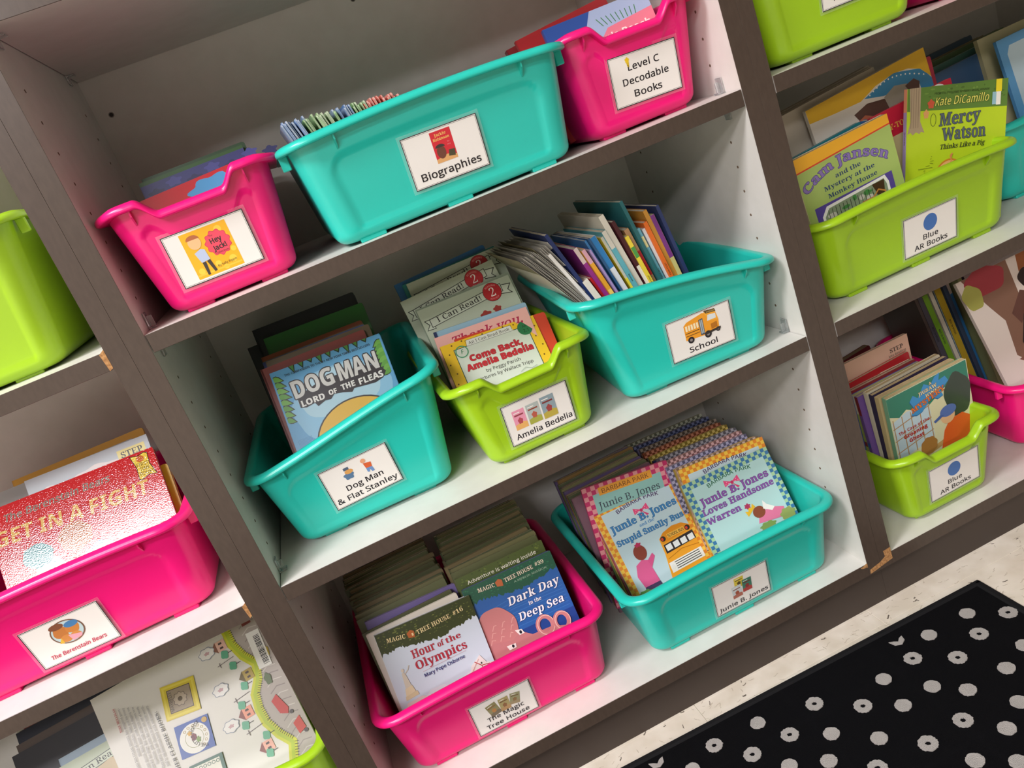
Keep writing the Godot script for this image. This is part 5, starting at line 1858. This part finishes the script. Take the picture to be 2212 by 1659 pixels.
func middle_books() -> void:
	var y := Y2 + 0.010
	# slant-rimmed teal bin
	pose(book("comic_book", "light blue comic book with big white title and green leaves", 0.1595, 0.2148, 0.012, K("4b97cc"), {"art": cover("dog", 157, 220), "k": 1.0095, "cut": 0.0073, "pages": K("e4dccb"), "hard": true}), Vector3(0.1461, 0.4706, -0.0940), -3.2, 26.2, -2.6)
	for i in 5:
		var q: Array = [["8a3a30", 0.225, "brick red"], ["6b5a3c", 0.228], ["3c4a86", 0.226], ["7a6a4a", 0.224], ["a0522f", 0.227]][i]
		pose(book("comic_book", "worn comic book between the light blue and plain green ones", 0.152, q[1], 0.012, K(q[0]), {"hard": i % 2 == 0, "pages": K("b7a888"), "group": "worn comic books in the slant-rimmed teal bin"}), Vector3(0.142 + jit(0.004), y, -0.112 - i * 0.0138), -3 + jit(1), 25 - i * 0.8, -2 + jit(1))
	pose(book("comic_book", "plain dark green hardback behind the light blue comic", 0.152, 0.247, 0.016, K("2b6a2a"), {"hard": true}), Vector3(0.150, y, -0.186), -3, 21, -2)
	pose(book("comic_book", "black hardback rearmost behind the plain green one", 0.158, 0.262, 0.020, K("17171a"), {"hard": true}), Vector3(0.144, y, -0.206), -4, 20, -1)
	pose(book("comic_book", "black paperback sticking out left of the plain green hardback", 0.150, 0.238, 0.012, K("1b1c1f")), Vector3(0.128, y, -0.232), -3, 20, 0)
	# lime bin
	pose(book("easy_reader", "yellow-bordered easy reader with red title and green sticker", 0.1390, 0.1211, 0.005, K("e3b92c"), {"art": cover("amelia", 136, 184), "k": 1.0218, "cut": 0.0669, "pages": K("e6dfcc")}), Vector3(0.3680, 0.5132, -0.0676), 5.2, 35.4, -6.5)
	pose(book("easy_reader", "orange-red easy reader peeping out right of yellow-bordered one", 0.134, 0.120, 0.004, K("d5472f")), Vector3(0.384, 0.5126, -0.0740), 4, 35.0, -8)
	pose(book("easy_reader", "pink easy reader with crimson slanted title", 0.1360, 0.1044, 0.004, K("e0a79c"), {"art": cover("thank", 133, 190), "k": 1.0217, "cut": 0.0897}), Vector3(0.3635, 0.5350, -0.0955), -1.7, 32.0, -4.4)
	pose(book("easy_reader", "pale blue easy reader edge behind the pink one", 0.132, 0.110, 0.004, K("8fb3c6")), Vector3(0.368, 0.5350, -0.1015), -1, 31.6, -5)
	pose(book("easy_reader", "dark blue thin easy reader behind the pale blue one", 0.132, 0.109, 0.003, K("27345c")), Vector3(0.364, 0.5350, -0.1080), -1, 31.4, -5)
	var names := ["front sage green reader with ribbon banner and red circled two", "middle sage green reader with banner, partly hidden by another", "rear sage green reader with only its red circle showing"]
	for i in 3:
		var q: Array = [[0.3740, -0.1290, 5.2, 24.7, -2.4, 0.146, 0.1850, 0.0320, 217], [0.3695, -0.1787, 0.4, 21.1, 2.1, 0.150, 0.1620, 0.0640, 226], [0.3840, -0.1940, 0.2, 19.1, 0.0, 0.149, 0.2140, 0.0210, 235]][i]
		pose(book("easy_reader", names[i], q[5], q[6], 0.004, K("a9b49d"), {"art": cover("i_can_read", q[5] * 1000, q[8]), "cut": q[7], "pages": K("e6dfcc")}), Vector3(q[0], 0.4926 if i != 1 else 0.5302, q[1]), q[2], q[3], q[4])
	pose(book("easy_reader", "thin sage green reader between the banner readers", 0.149, 0.186, 0.004, K("9dac95")), Vector3(0.376, 0.4926, -0.1400), 2, 24.5, -1)
	pose(book("easy_reader", "teal thin book behind the sage green readers", 0.153, 0.214, 0.004, K("2f8a86")), Vector3(0.382, 0.4926, -0.204), 0, 18.8, 0.5)
	pose(book("easy_reader", "blue tall book rearmost behind the sage green readers", 0.150, 0.2184, 0.006, K("2a6aa0")), Vector3(0.3752, 0.4926, -0.2150), -0.4, 18.0, 1.9)
	# the crowded teal bin with the school bus card: spines to the room, leaning to the left
	var s := [
		# rim x, lean, height, thickness, depth, cover, spine bands, words
		[0.508, 22.0, 0.238, 0.0045, 0.170, "e8e6e0", [[0.0, 1.0, "e9e7e1"]], "", "thin white book next to the dark blue tall book"],
		[0.514, 17.5, 0.258, 0.0050, 0.190, "1d2f63", [], "", "dark blue tall book standing above its white neighbours"],
		[0.5165, 19.5, 0.186, 0.0060, 0.140, "e7e3d9", [[0.0, 0.16, "2f4a8c"], [0.16, 1.0, "eae7de"]], "", "white book with a dark blue spine top"],
		[0.5215, 18.0, 0.180, 0.0085, 0.140, "e3ded0", [[0.0, 1.0, "e9e4d6"]], "", "thick cream paperback with a rounded white spine"],
		[0.5285, 17.0, 0.176, 0.0035, 0.140, "c5202a", [[0.0, 1.0, "c5202a"]], "", "thin red book leaning against a purple one"],
		[0.5345, 15.5, 0.222, 0.0060, 0.150, "8f2f86", [[0.0, 0.11, "d9c9c2"], [0.11, 1.0, "93308a"]], "", "purple book with a pale spine top"],
		[0.5405, 15.0, 0.216, 0.0055, 0.150, "e3a32f", [[0.0, 0.1, "dba6b8"], [0.1, 1.0, "e7a632"], [0.3, 0.36, "f3cf6a"], [0.5, 0.56, "c77f1f"], [0.7, 0.76, "f3cf6a"]], "", "orange and yellow patterned book"],
		[0.546, 14.5, 0.212, 0.0030, 0.150, "a58fc4", [[0.0, 1.0, "a992c8"]], "", "thin lilac book beside the orange patterned one"],
		[0.5495, 14.0, 0.224, 0.0030, 0.150, "3f76ac", [[0.0, 1.0, "4480b6"]], "", "thin mid-blue book beside the lilac one"],
		[0.553, 14.0, 0.226, 0.0030, 0.150, "274e78", [[0.0, 1.0, "2c567f"]], "", "thin dark steel-blue book beside a white-spined one"],
		[0.561, 13.5, 0.226, 0.0105, 0.150, "dfe4ea", [[0.0, 0.22, "2f7fbd"], [0.22, 1.0, "e2e6ec"], [0.5, 0.52, "2a2c34"], [0.74, 0.92, "7d9a5c"]], "", "thick white-spined book with a bright blue top"],
		[0.5705, 13.0, 0.219, 0.0045, 0.150, "e6cf3a", [[0.0, 0.3, "c9c4b4"], [0.3, 0.62, "ead33e"], [0.62, 1.0, "2a2a2c"]], "", "yellow and black thin book"],
		[0.576, 12.5, 0.226, 0.0065, 0.150, "5aa7b4", [[0.0, 0.12, "d7d2c4"], [0.12, 1.0, "62b0bc"]], "Woman", "teal-blue book with dark lettering on its spine"],
		[0.5845, 12.0, 0.246, 0.0080, 0.165, "d9d4c3", [[0.0, 1.0, "ddd8c8"]], "", "tall cream book rising above its neighbours"],
		[0.592, 11.5, 0.232, 0.0050, 0.160, "5c2a30", [[0.0, 0.3, "4a2026"], [0.3, 1.0, "e4dfd2"]], "", "tall maroon-topped cream book"],
		[0.5975, 11.0, 0.206, 0.0055, 0.145, "e8cf3c", [[0.0, 1.0, "ecd340"], [0.08, 0.16, "4f9a4a"]], "LITTLE APPLE", "yellow paperback with small black spine lettering"],
		[0.604, 10.5, 0.214, 0.0070, 0.145, "a97f56", [[0.0, 0.16, "b98f66"], [0.16, 0.34, "b8242c"], [0.34, 1.0, "ad835a"]], "", "tan paperback with a red patch near its top"],
		[0.611, 10.0, 0.252, 0.0050, 0.170, "2c6a6e", [[0.0, 0.5, "2c6a6e"], [0.5, 1.0, "e1ddd2"]], "", "tall dark teal magazine-like book"],
		[0.6165, 9.8, 0.208, 0.0060, 0.145, "6bb0c4", [[0.0, 1.0, "74b8ca"], [0.06, 0.14, "f1e7a8"]], "THE ADDY", "light blue paperback with dark spine lettering"],
		[0.6235, 9.4, 0.204, 0.0045, 0.145, "d4dade", [[0.0, 1.0, "dde2e4"]], "", "pale grey paperback between light blue and orange ones"],
		[0.629, 9.0, 0.212, 0.0060, 0.150, "df6a24", [[0.0, 1.0, "e5702a"], [0.82, 1.0, "e8c93c"]], "LITTLE APPLE", "orange paperback with a yellow spine foot"],
		[0.6365, 8.6, 0.226, 0.0060, 0.155, "c58a35", [[0.0, 1.0, "c98f3a"]], "", "ochre book at the right of the orange paperback"],
		[0.643, 8.2, 0.216, 0.0065, 0.150, "c9c27a", [[0.0, 0.3, "7d3a86"], [0.3, 1.0, "cdc67e"]], "", "pale yellow book with a purple spine top"],
		[0.651, 7.6, 0.226, 0.0050, 0.160, "27335a", [[0.0, 1.0, "2c3a66"]], "", "navy speckled book at the right end of the row"],
	]
	magazine("worn grey-green magazine with fanned pages leaning beside dark blue book", Vector3(0.556, y + 0.012, -0.075), 20.0, 0.245, 0.175, "8d8668", 9, 0.030)
	magazine("floppy white magazine with curled pages beside the dark blue book", Vector3(0.566, y + 0.004, -0.072), 19.0, 0.250, 0.180, "dcd9d0", 8, 0.022)
	for q: Array in s:
		var base: float = q[0] + 0.150 * tan(deg_to_rad(q[1]))
		var o := {"pages": K("ded6c4")}
		if not q[6].is_empty():
			o.spine = spine_art(q[2] * 1000, q[3] * 1000, q[6], q[7], K("1f2428"))
		var b := book("paperback_book", q[8], q[4], q[2], q[3], K(q[5]), o)
		shelve(b, Vector3(base, y, -0.072 + jit(0.005)), q[1], q[4], jit(1.5))

# a limp stapled magazine: the sheets bend over to the left and part a little at the top
func magazine(label: String, at: Vector3, lean: float, h: float, d: float, tint: String, sheets: int, bend: float) -> void:
	var m := thing("magazine", label, "magazine", at)
	m.rotation.z = deg_to_rad(lean)
	var inside := Acc.new()
	var outside := Acc.new()
	for k in sheets + 1:
		var a := outside if k == 0 or k == sheets else inside
		var spread := (0.5 - float(k) / sheets) * 0.020 + jit(0.0015)
		var tall := h - (0.0 if k == 0 else absf(jit(0.006)))
		var wave := jit(0.002)
		for i in 12:
			var p := []
			for j in 2:
				var s := (i + j) / 12.0
				p.append(Vector3(-bend * s * s - spread * pow(s, 1.6) + 0.0006 * k + wave * sin(s * 7.0), tall * (s - 0.10 * bend * s * s), 0))
			for e: float in [0.0, 0.00022]:
				var o := Vector3(1, 0, 0) if e > 0.0 else Vector3(-1, 0, 0)
				a.quad(p[0] + Vector3(e, 0, 0), p[1] + Vector3(e, 0, 0), p[1] + Vector3(e, 0, -d), p[0] + Vector3(e, 0, -d), o)
			a.quad(p[0], p[1], p[1] + Vector3(0.00022, 0, 0), p[0] + Vector3(0.00022, 0, 0), Vector3(0, 0, 1))
	part("pages", inside.mesh(), mat(K("dedad0"), 0.6), m)
	part("cover", outside.mesh(), mat(K(tint), 0.4), m)

func lower_books() -> void:
	var y := Y3 + 0.010
	var green := ["565b34", "6a6840", "4a5534", "7a6c48", "565e3a", "66603e"]
	var paper := ["e6d8b4", "dccca4", "ecdfc0", "cfbd94"]
	# pink tub: two rows
	pose(book("paperback_book", "paperback with treetop border, red title and pale sky cover", 0.1473, 0.1846, 0.008, K("dfe3ea"), {"art": cover("hour", 145, 197), "k": 1.0159, "cut": 0.0156, "pages": K("cdbf9f")}), Vector3(0.1187, 0.0900, -0.0670), 1.5, 19.4, -3.9)
	row(2, "paperback_book", "worn green paperback standing behind the one with red title", "green paperbacks behind the red-titled one", 0.112, y, -0.077, 0.0095, 20, 19, 0.143, 0.190, ["e0d9cc", "4a4f2a", "d9cfbf"], paper, 0.0075)
	pose(book("paperback_book", "purple and yellow edged paperback among the green ones", 0.143, 0.196, 0.008, K("6d5f98"), {"pages": K("c8bb98")}), Vector3(0.111, y, -0.097), 1, 19.5, -3)
	row(16, "paperback_book", "worn green paperback standing behind the one with red title", "green paperbacks behind the red-titled one", 0.110, y, -0.107, 0.0115, 20, 9, 0.143, 0.202, green, paper, 0.0085, -0.0004)
	pose(book("paperback_book", "paperback with a pink octopus under white lettering on blue", 0.1437, 0.1862, 0.008, K("22508f"), {"art": cover("dark", 142, 196), "k": 1.0118, "cut": 0.0121, "pages": K("cdbf9f")}), Vector3(0.2641, 0.0900, -0.0700), -3.4, 20.1, 0)
	pose(book("paperback_book", "green paperback with one line of white lettering along its top", 0.142, 0.201, 0.008, K("4b5a24"), {"art": cover("adventure", 142, 201), "pages": K("cdbf9f")}), Vector3(0.2615, y, -0.084), -3.0, 19.6, 0)
	row(15, "paperback_book", "worn green paperback in the row behind the octopus one", "green paperbacks behind the octopus one", 0.260, y, -0.096, 0.0116, 19.5, 9, 0.142, 0.206, green, paper, 0.0088, 0.0003)
	# teal tub: two rows
	pose(book("paperback_book", "pale blue paperback with orange checked border and yellow school bus", 0.1440, 0.1977, 0.006, K("e9d9a8"), {"art": cover("smelly", 144, 200), "cut": 0.0023, "pages": K("d8ccae")}), Vector3(0.5020, 0.0900, -0.0832), -0.5, 31.6, -0.3)
	for i in 3:
		pose(book("paperback_book", "checker-edged paperback right behind the school bus one", 0.140, 0.184, 0.006, K(["b84a62", "d9b65a", "7d9a5c"][i]), {"pages": K("c9bd9e"), "group": "checker-edged paperbacks behind the school bus one"}), Vector3(0.496 - i * 0.003, y, -0.0915 - i * 0.0085), -0.5, 31.0 - i * 0.6, -1.5 - i)
	pose(book("paperback_book", "aqua paperback with pink checked border and orange author strip", 0.147, 0.2029, 0.006, K("c9356c"), {"art": cover("pink_check", 147, 208), "cut": 0.0051, "pages": K("cdbf9f")}), Vector3(0.4816, 0.0950, -0.1490), -1.5, 12.0, -6.0)
	row(9, "paperback_book", "checker-edged paperback behind the pink-bordered one", "checker-edged paperbacks behind the pink-bordered one", 0.484, y, -0.160, 0.0112, 12, 11, 0.142, 0.204, ["7a5a68", "5f6a4c", "9a7a4a", "6a5a86", "8a8a5c"], paper, 0.0082)
	pose(book("paperback_book", "pale aqua paperback with blue-green checked border, purple title", 0.1487, 0.1872, 0.006, K("a9cfa4"), {"art": cover("warren", 147, 197), "k": 1.0112, "cut": 0.0120, "pages": K("d8ccae")}), Vector3(0.6411, 0.0900, -0.0530), -4.0, 24.4, 0.8)
	pose(book("paperback_book", "orange checked paperback behind the purple-titled one", 0.145, 0.199, 0.006, K("e9b23a"), {"art": cover("orange_check", 145, 199), "pages": K("cdbf9f")}), Vector3(0.6385, y, -0.080), -4.0, 18.2, -1.9)
	var rims := ["c9a48a", "8a86b0", "c98f8f", "8c8a98", "d9b83c", "b8562f", "6d5a4c", "27356e", "8a8f78"]
	for i in rims.size():
		var hh := 0.1965 + i * 0.0006
		var a := art()
		a.rect(0, 0, 143, hh * 1000, K(rims[i]))
		a.checks(143, hh * 1000, 4.6, 2, K(rims[i]).lightened(0.3), K(rims[i]).darkened(0.35))
		pose(book("paperback_book", "%s checker-topped paperback in the row behind the orange checked one" % ["tan", "lilac", "pink", "grey", "yellow", "rust", "brown", "navy", "sage"][i], 0.143, hh, 0.0085, K(rims[i]), {"art": a, "pages": K(paper[i % 4]), "group": "checker-topped paperbacks behind the orange checked one"}), Vector3(0.637 - 0.002 * i + jit(0.002), y, -0.095 - i * 0.0185), -3 + jit(1), 17 - i * 0.2, -1.5 + jit(0.8))
		pose(book("paperback_book", "plain worn paperback tucked between the checker-topped ones", 0.143, hh - 0.004, 0.0075, K(rims[(i + 4) % 9]).darkened(0.2), {"pages": K(paper[(i + 1) % 4]), "group": "plain paperbacks between the checker-topped ones"}), Vector3(0.637 - 0.002 * i + jit(0.002), y, -0.1045 - i * 0.0185), -3 + jit(1), 17 - i * 0.2, -1.5 + jit(0.8))

func left_books() -> void:
	var y := Y2 + 0.010
	# pink tub
	pose(book("picture_book", "large glossy red picture book with yellow capitals", 0.2176, 0.2003, 0.006, K("c12a2b"), {"art": cover("bears", 217, 205), "k": 1.0026, "cut": 0.0052, "gloss": 0.07, "pages": K("e6e0d2")}), Vector3(-0.2058, 0.4716, -0.0700), 0.0, 27.3, -2.1)
	pose(book("picture_book", "pale blue picture book with a yellow stepped box", 0.158, 0.219, 0.005, K("b4bfc8"), {"art": cover("step", 158, 219)}), Vector3(-0.179, y, -0.080), 0.9, 25.7, -2.4)
	pose(book("picture_book", "grey picture book behind the pale blue one", 0.184, 0.214, 0.006, K("a8aaa8")), Vector3(-0.212, y, -0.110), 0, 26, -1)
	pose(book("picture_book", "amber picture book rearmost in the wide pink tub", 0.184, 0.216, 0.005, K("c9962c")), Vector3(-0.208, y, -0.152), -1.9, 27.6, -0.4)
	pose(book("picture_book", "yellow and blue book edge right of the red picture book", 0.205, 0.172, 0.008, K("d9b42f")), Vector3(-0.194, y, -0.0880), 0, 26.5, -2.5)
	for i in 6:
		pose(book("picture_book", "thin worn picture book stacked behind the amber one", 0.20, 0.196 - i * 0.004, 0.007, K(["7a6a52", "8a7a5c", "5c6a70", "6a4a3c", "8f8468", "4c5460"][i]), {"pages": K("c9bd9e"), "group": "worn picture books in the wide pink tub"}), Vector3(-0.232 + jit(0.004), y, -0.168 - i * 0.011), 0, 27 - i, jit(1.5))
	# a few books in the lime bin above
	for i in 3:
		shelve(book("picture_book", "book standing inside the slant-rimmed lime bin", 0.16, 0.19, 0.012, K(["3a4a5c", "8a3a30", "c9b98c"][i]), {"group": "books in the slant-rimmed lime bin"}), Vector3(-0.24 + i * 0.02, Y1 + 0.010, -0.08), 10, 0.16)
	# lime tub at the bottom
	var yb := Y3 + 0.010
	pose(book("picture_book", "large white picture book back with green winding bank", 0.256, 0.2845, 0.008, K("dcd8d0"), {"art": cover("town", 256, 292), "cut": 0.0075, "pages": K("e8e2d4")}), Vector3(-0.2048, 0.0940, -0.0934), 4.8, 36.6, 3.2)
	pose(book("picture_book", "cream open book page leaning behind the large white one", 0.180, 0.205, 0.004, K("ddcdb2")), Vector3(-0.300, yb, -0.080), 6, 40, 12)
	var red := cover("i_can_read", 151, 215)
	pose(book("easy_reader", "sage green reader with red circle in the low lime tub", 0.151, 0.215, 0.005, K("a9b49d"), {"art": red}), Vector3(-0.350, yb, -0.088), 2, 37, 3)
	pose(book("easy_reader", "pale blue reader behind the low sage green one", 0.151, 0.222, 0.005, K("a3b8cc")), Vector3(-0.340, yb, -0.098), 2, 36.5, 3)
	var dark := ["23222a", "4a3a30", "1c2236", "6a4438", "8c1f2c", "b9b8a8", "8c9a7c", "6a2f22", "1f2430"]
	for i in dark.size():
		pose(book("picture_book", "dark picture book in the stack behind the large white one", 0.250, 0.250 + 0.004 * (i % 3) + 0.003 * i, 0.009, K(dark[i]), {"group": "dark picture books in the low lime tub"}), Vector3(-0.345 + jit(0.010), yb, -0.112 - i * 0.0125), 2 + jit(2), 35 - i * 0.5, 2 + jit(1.5))

func right_books() -> void:
	var y := Y2 + 0.010
	# wide lime bin
	pose(book("paperback_book", "light green paperback with purple arched title and orange top", 0.1579, 0.2043, 0.010, K("e3d5b4"), {"art": cover("cam", 154, 214), "k": 1.0253, "cut": 0.0151, "pages": K("dccaa2")}), Vector3(0.9435, 0.4726, -0.0770), -2.4, -1.0, 3.8)
	var sp := spine_art(198, 8, [[0.0, 0.16, "ee9a78"], [0.16, 1.0, "b3a0cf"]], "DiCamillo", K("3a2f4c"))
	pose(book("paperback_book", "bright yellow-green paperback with lilac spine and dark title", 0.1530, 0.1985, 0.008, K("aecb2c"), {"art": cover("mercy", 154, 224), "k": 1.01, "cut": 0.0275, "spine": sp, "pages": K("e8e0c8")}), Vector3(1.0830, 0.4880, -0.0760), -8.0, 0.6, -14.4)
	pose(book("paperback_book", "crimson paperback with black and white round badge", 0.146, 0.214, 0.006, K("b3243a"), {"art": cover("ready", 146, 214)}), Vector3(1.098, y, -0.098), -0.5, 3.5, 3.4)
	shelve(book("paperback_book", "dark navy book standing between green and yellow-green paperbacks", 0.15, 0.205, 0.008, K("1f2a40")), Vector3(1.012, y, -0.092), 4, 0.15)
	shelve(book("paperback_book", "tan thin book beside the dark navy one", 0.15, 0.204, 0.006, K("8a6a34")), Vector3(1.022, y, -0.094), 4, 0.15)
	shelve(book("paperback_book", "blue thin book beside the tan one", 0.15, 0.208, 0.007, K("2f72ac")), Vector3(1.031, y, -0.096), 4, 0.15)
	pose(book("picture_book", "large picture book with yellow swoop and brown shapes on white", 0.210, 0.263, 0.007, K("d0cabd"), {"art": cover("swoop", 210, 263)}), Vector3(1.058, y, -0.128), -1.6, 0.5, 5.5)
	pose(book("picture_book", "crimson thin book right behind the yellow swoop one", 0.200, 0.250, 0.005, K("b02a44")), Vector3(1.070, y, -0.140), -1.6, 0.5, 3)
	pose(book("picture_book", "teal book low behind the light green paperback", 0.150, 0.205, 0.006, K("1f7a86")), Vector3(0.940, y, -0.106), 0, 2, 5)
	pose(book("picture_book", "beige paperback low behind the light green one", 0.150, 0.200, 0.007, K("cdb695")), Vector3(0.938, y, -0.092), 0, 1, 5)
	for i in 3:
		var a := art()
		a.rect(0, 0, 210, 262, K(["c9c0b0", "b3a894", "cfc6b6"][i]))
		a.text("DO YOU?", 26, 196, 9.0, K("2f5a9c"), {"f": "sb", "rot": 90, "al": "c"})
		pose(book("picture_book", "large pale picture book leaning behind the yellow swoop one", 0.210, 0.262, 0.010, K("b9ae9c"), {"art": a, "group": "large pale picture books in the wide lime bin"}), Vector3(0.990 + i * 0.012, y, -0.152 - i * 0.020), 0, 1.0, 5)
	# teal bin beyond
	pose(book("picture_book", "light blue bordered picture book in the far teal bin", 0.200, 0.232, 0.006, K("5f9fd0"), {"art": cover("sky", 200, 232)}), Vector3(1.440, y, -0.165), 0.9, 8, 2.2)
	pose(book("picture_book", "cream picture book behind the light blue bordered one", 0.205, 0.238, 0.008, K("cfc79a")), Vector3(1.440, y, -0.205), 0.5, 7, 1.2)
	for i in 6:
		pose(book("picture_book", "tall picture book behind the cream one in the far teal bin", 0.19, 0.215 + 0.006 * (i % 3), 0.012, K(["3f5f86", "4f7a70", "5a6f4a", "6a5a7c", "8a7a52", "4a5f74"][i]), {"group": "tall picture books in the far teal bin"}), Vector3(1.345 + jit(0.02), y, -0.215 - i * 0.022), 0, 6, 3)
	# small lime bin below
	var yb := Y3 + 0.010
	pose(book("paperback_book", "teal-topped paperback with a blue puzzle piece and orange jumper", 0.1468, 0.1777, 0.009, K("7fae8c"), {"art": cover("jigsaw", 146, 201), "k": 1.0054, "cut": 0.0244, "pages": K("dcc596")}), Vector3(0.9704, 0.1080, -0.0650), -1.5, -4.5, 1.7)
	for i in 3:
		var f := book("paperback_book", "fat paperback with yellowed pages behind puzzle-piece one", 0.143, 0.176 + i * 0.001, 0.008, K(["c9b483", "39324a", "d8cfb4"][i]), {"pages": K("e0cb9e"), "group": "fat paperbacks behind the puzzle-piece one"})
		pose(f, Vector3(0.966, yb + 0.02, -0.077 - i * 0.009), -1 + i, -3 + i * 1.6, 1.5)
	var mix := ["7a5aa0", "a9b45a", "3f5fae", "8a2f34", "d9d2bd"]
	var hues := ["purple", "olive", "blue", "dark red", "cream"]
	for i in mix.size():
		var sp2 := spine_art(170, 7, [[0.0, 0.2, mix[(i + 3) % 5]], [0.2, 1.0, mix[i]], [0.5, 0.55, mix[(i + 2) % 5]]])
		pose(book("paperback_book", "%s-spined paperback packed behind the fat yellowed ones" % hues[i], 0.138, 0.170 - 0.002 * (i % 3), 0.007, K(mix[i]), {"pages": K("d8ccae"), "spine": sp2}), Vector3(0.955 - i * 0.0015, yb + 0.02, -0.106 - i * 0.0082), 1 + jit(1.5), 1.0, 0.6 + jit(0.8))
	pose(book("picture_book", "red-edged paperback in front of the peach book", 0.140, 0.178, 0.006, K("b3242c"), {"pages": K("c9bd9e")}), Vector3(0.955, yb + 0.02, -0.148), 1, 0, 2)
	pose(book("picture_book", "peach book with green and red title lettering", 0.150, 0.2050, 0.006, K("d3a98e"), {"art": cover("fly", 152, 226), "k": 0.987, "cut": 0.0180, "rough": 0.6}), Vector3(0.956, yb + 0.02, -0.158), 2.1, 0.5, -0.7)
	pose(book("picture_book", "dark red book lying low behind the peach one", 0.140, 0.190, 0.012, K("5c1f22"), {"pages": K("8a7a5c")}), Vector3(0.936, yb + 0.02, -0.190), 2, 3, 5)
	# wide pink bin at the end
	pose(book("picture_book", "large picture book with a red-breasted bird on a branch", 0.2513, 0.2705, 0.007, K("e0d6ca"), {"art": cover("bird", 250, 282), "k": 1.0052, "cut": 0.0130, "pages": K("e8e2d4")}), Vector3(1.2895, 0.0960, -0.0790), -3.6, 21.3, 1.9)
	var spn := [["1c2436", 0.010, "navy"], ["b9c58a", 0.008, "pale green"], ["2f7ab0", 0.022, "thick blue"], ["3a4a5c", 0.008, "slate"], ["b39a2c", 0.012, "mustard"], ["8aa0a6", 0.006, "grey-blue"], ["d0cdb8", 0.007, "cream"], ["6fa02c", 0.010, "green"], ["4a4a52", 0.010, "charcoal"], ["4a423c", 0.006, "dark brown"]]
	spn.reverse()
	var x := 1.172
	for q: Array in spn:
		var sp3 := spine_art(245, q[1] * 1000, [[0.0, 0.12, "c9c7bd" if q[0] == "2f7ab0" else q[0]], [0.12, 1.0, q[0]]], "BEST IN BOOKS" if q[1] > 0.009 else "", K("12202c"))
		var b := book("picture_book", "tall %s book with its spine out beside the bird book" % q[2], 0.12, 0.245 + jit(0.008), q[1], K(q[0]), {"spine": sp3, "hard": q[1] > 0.009, "group": "tall books standing spine out in the far pink bin"})
		shelve(b, Vector3(x, yb + 0.006, -0.235 + jit(0.004)), 11 + jit(0.4), 0.12, -4)
		x += q[1] + 0.0012
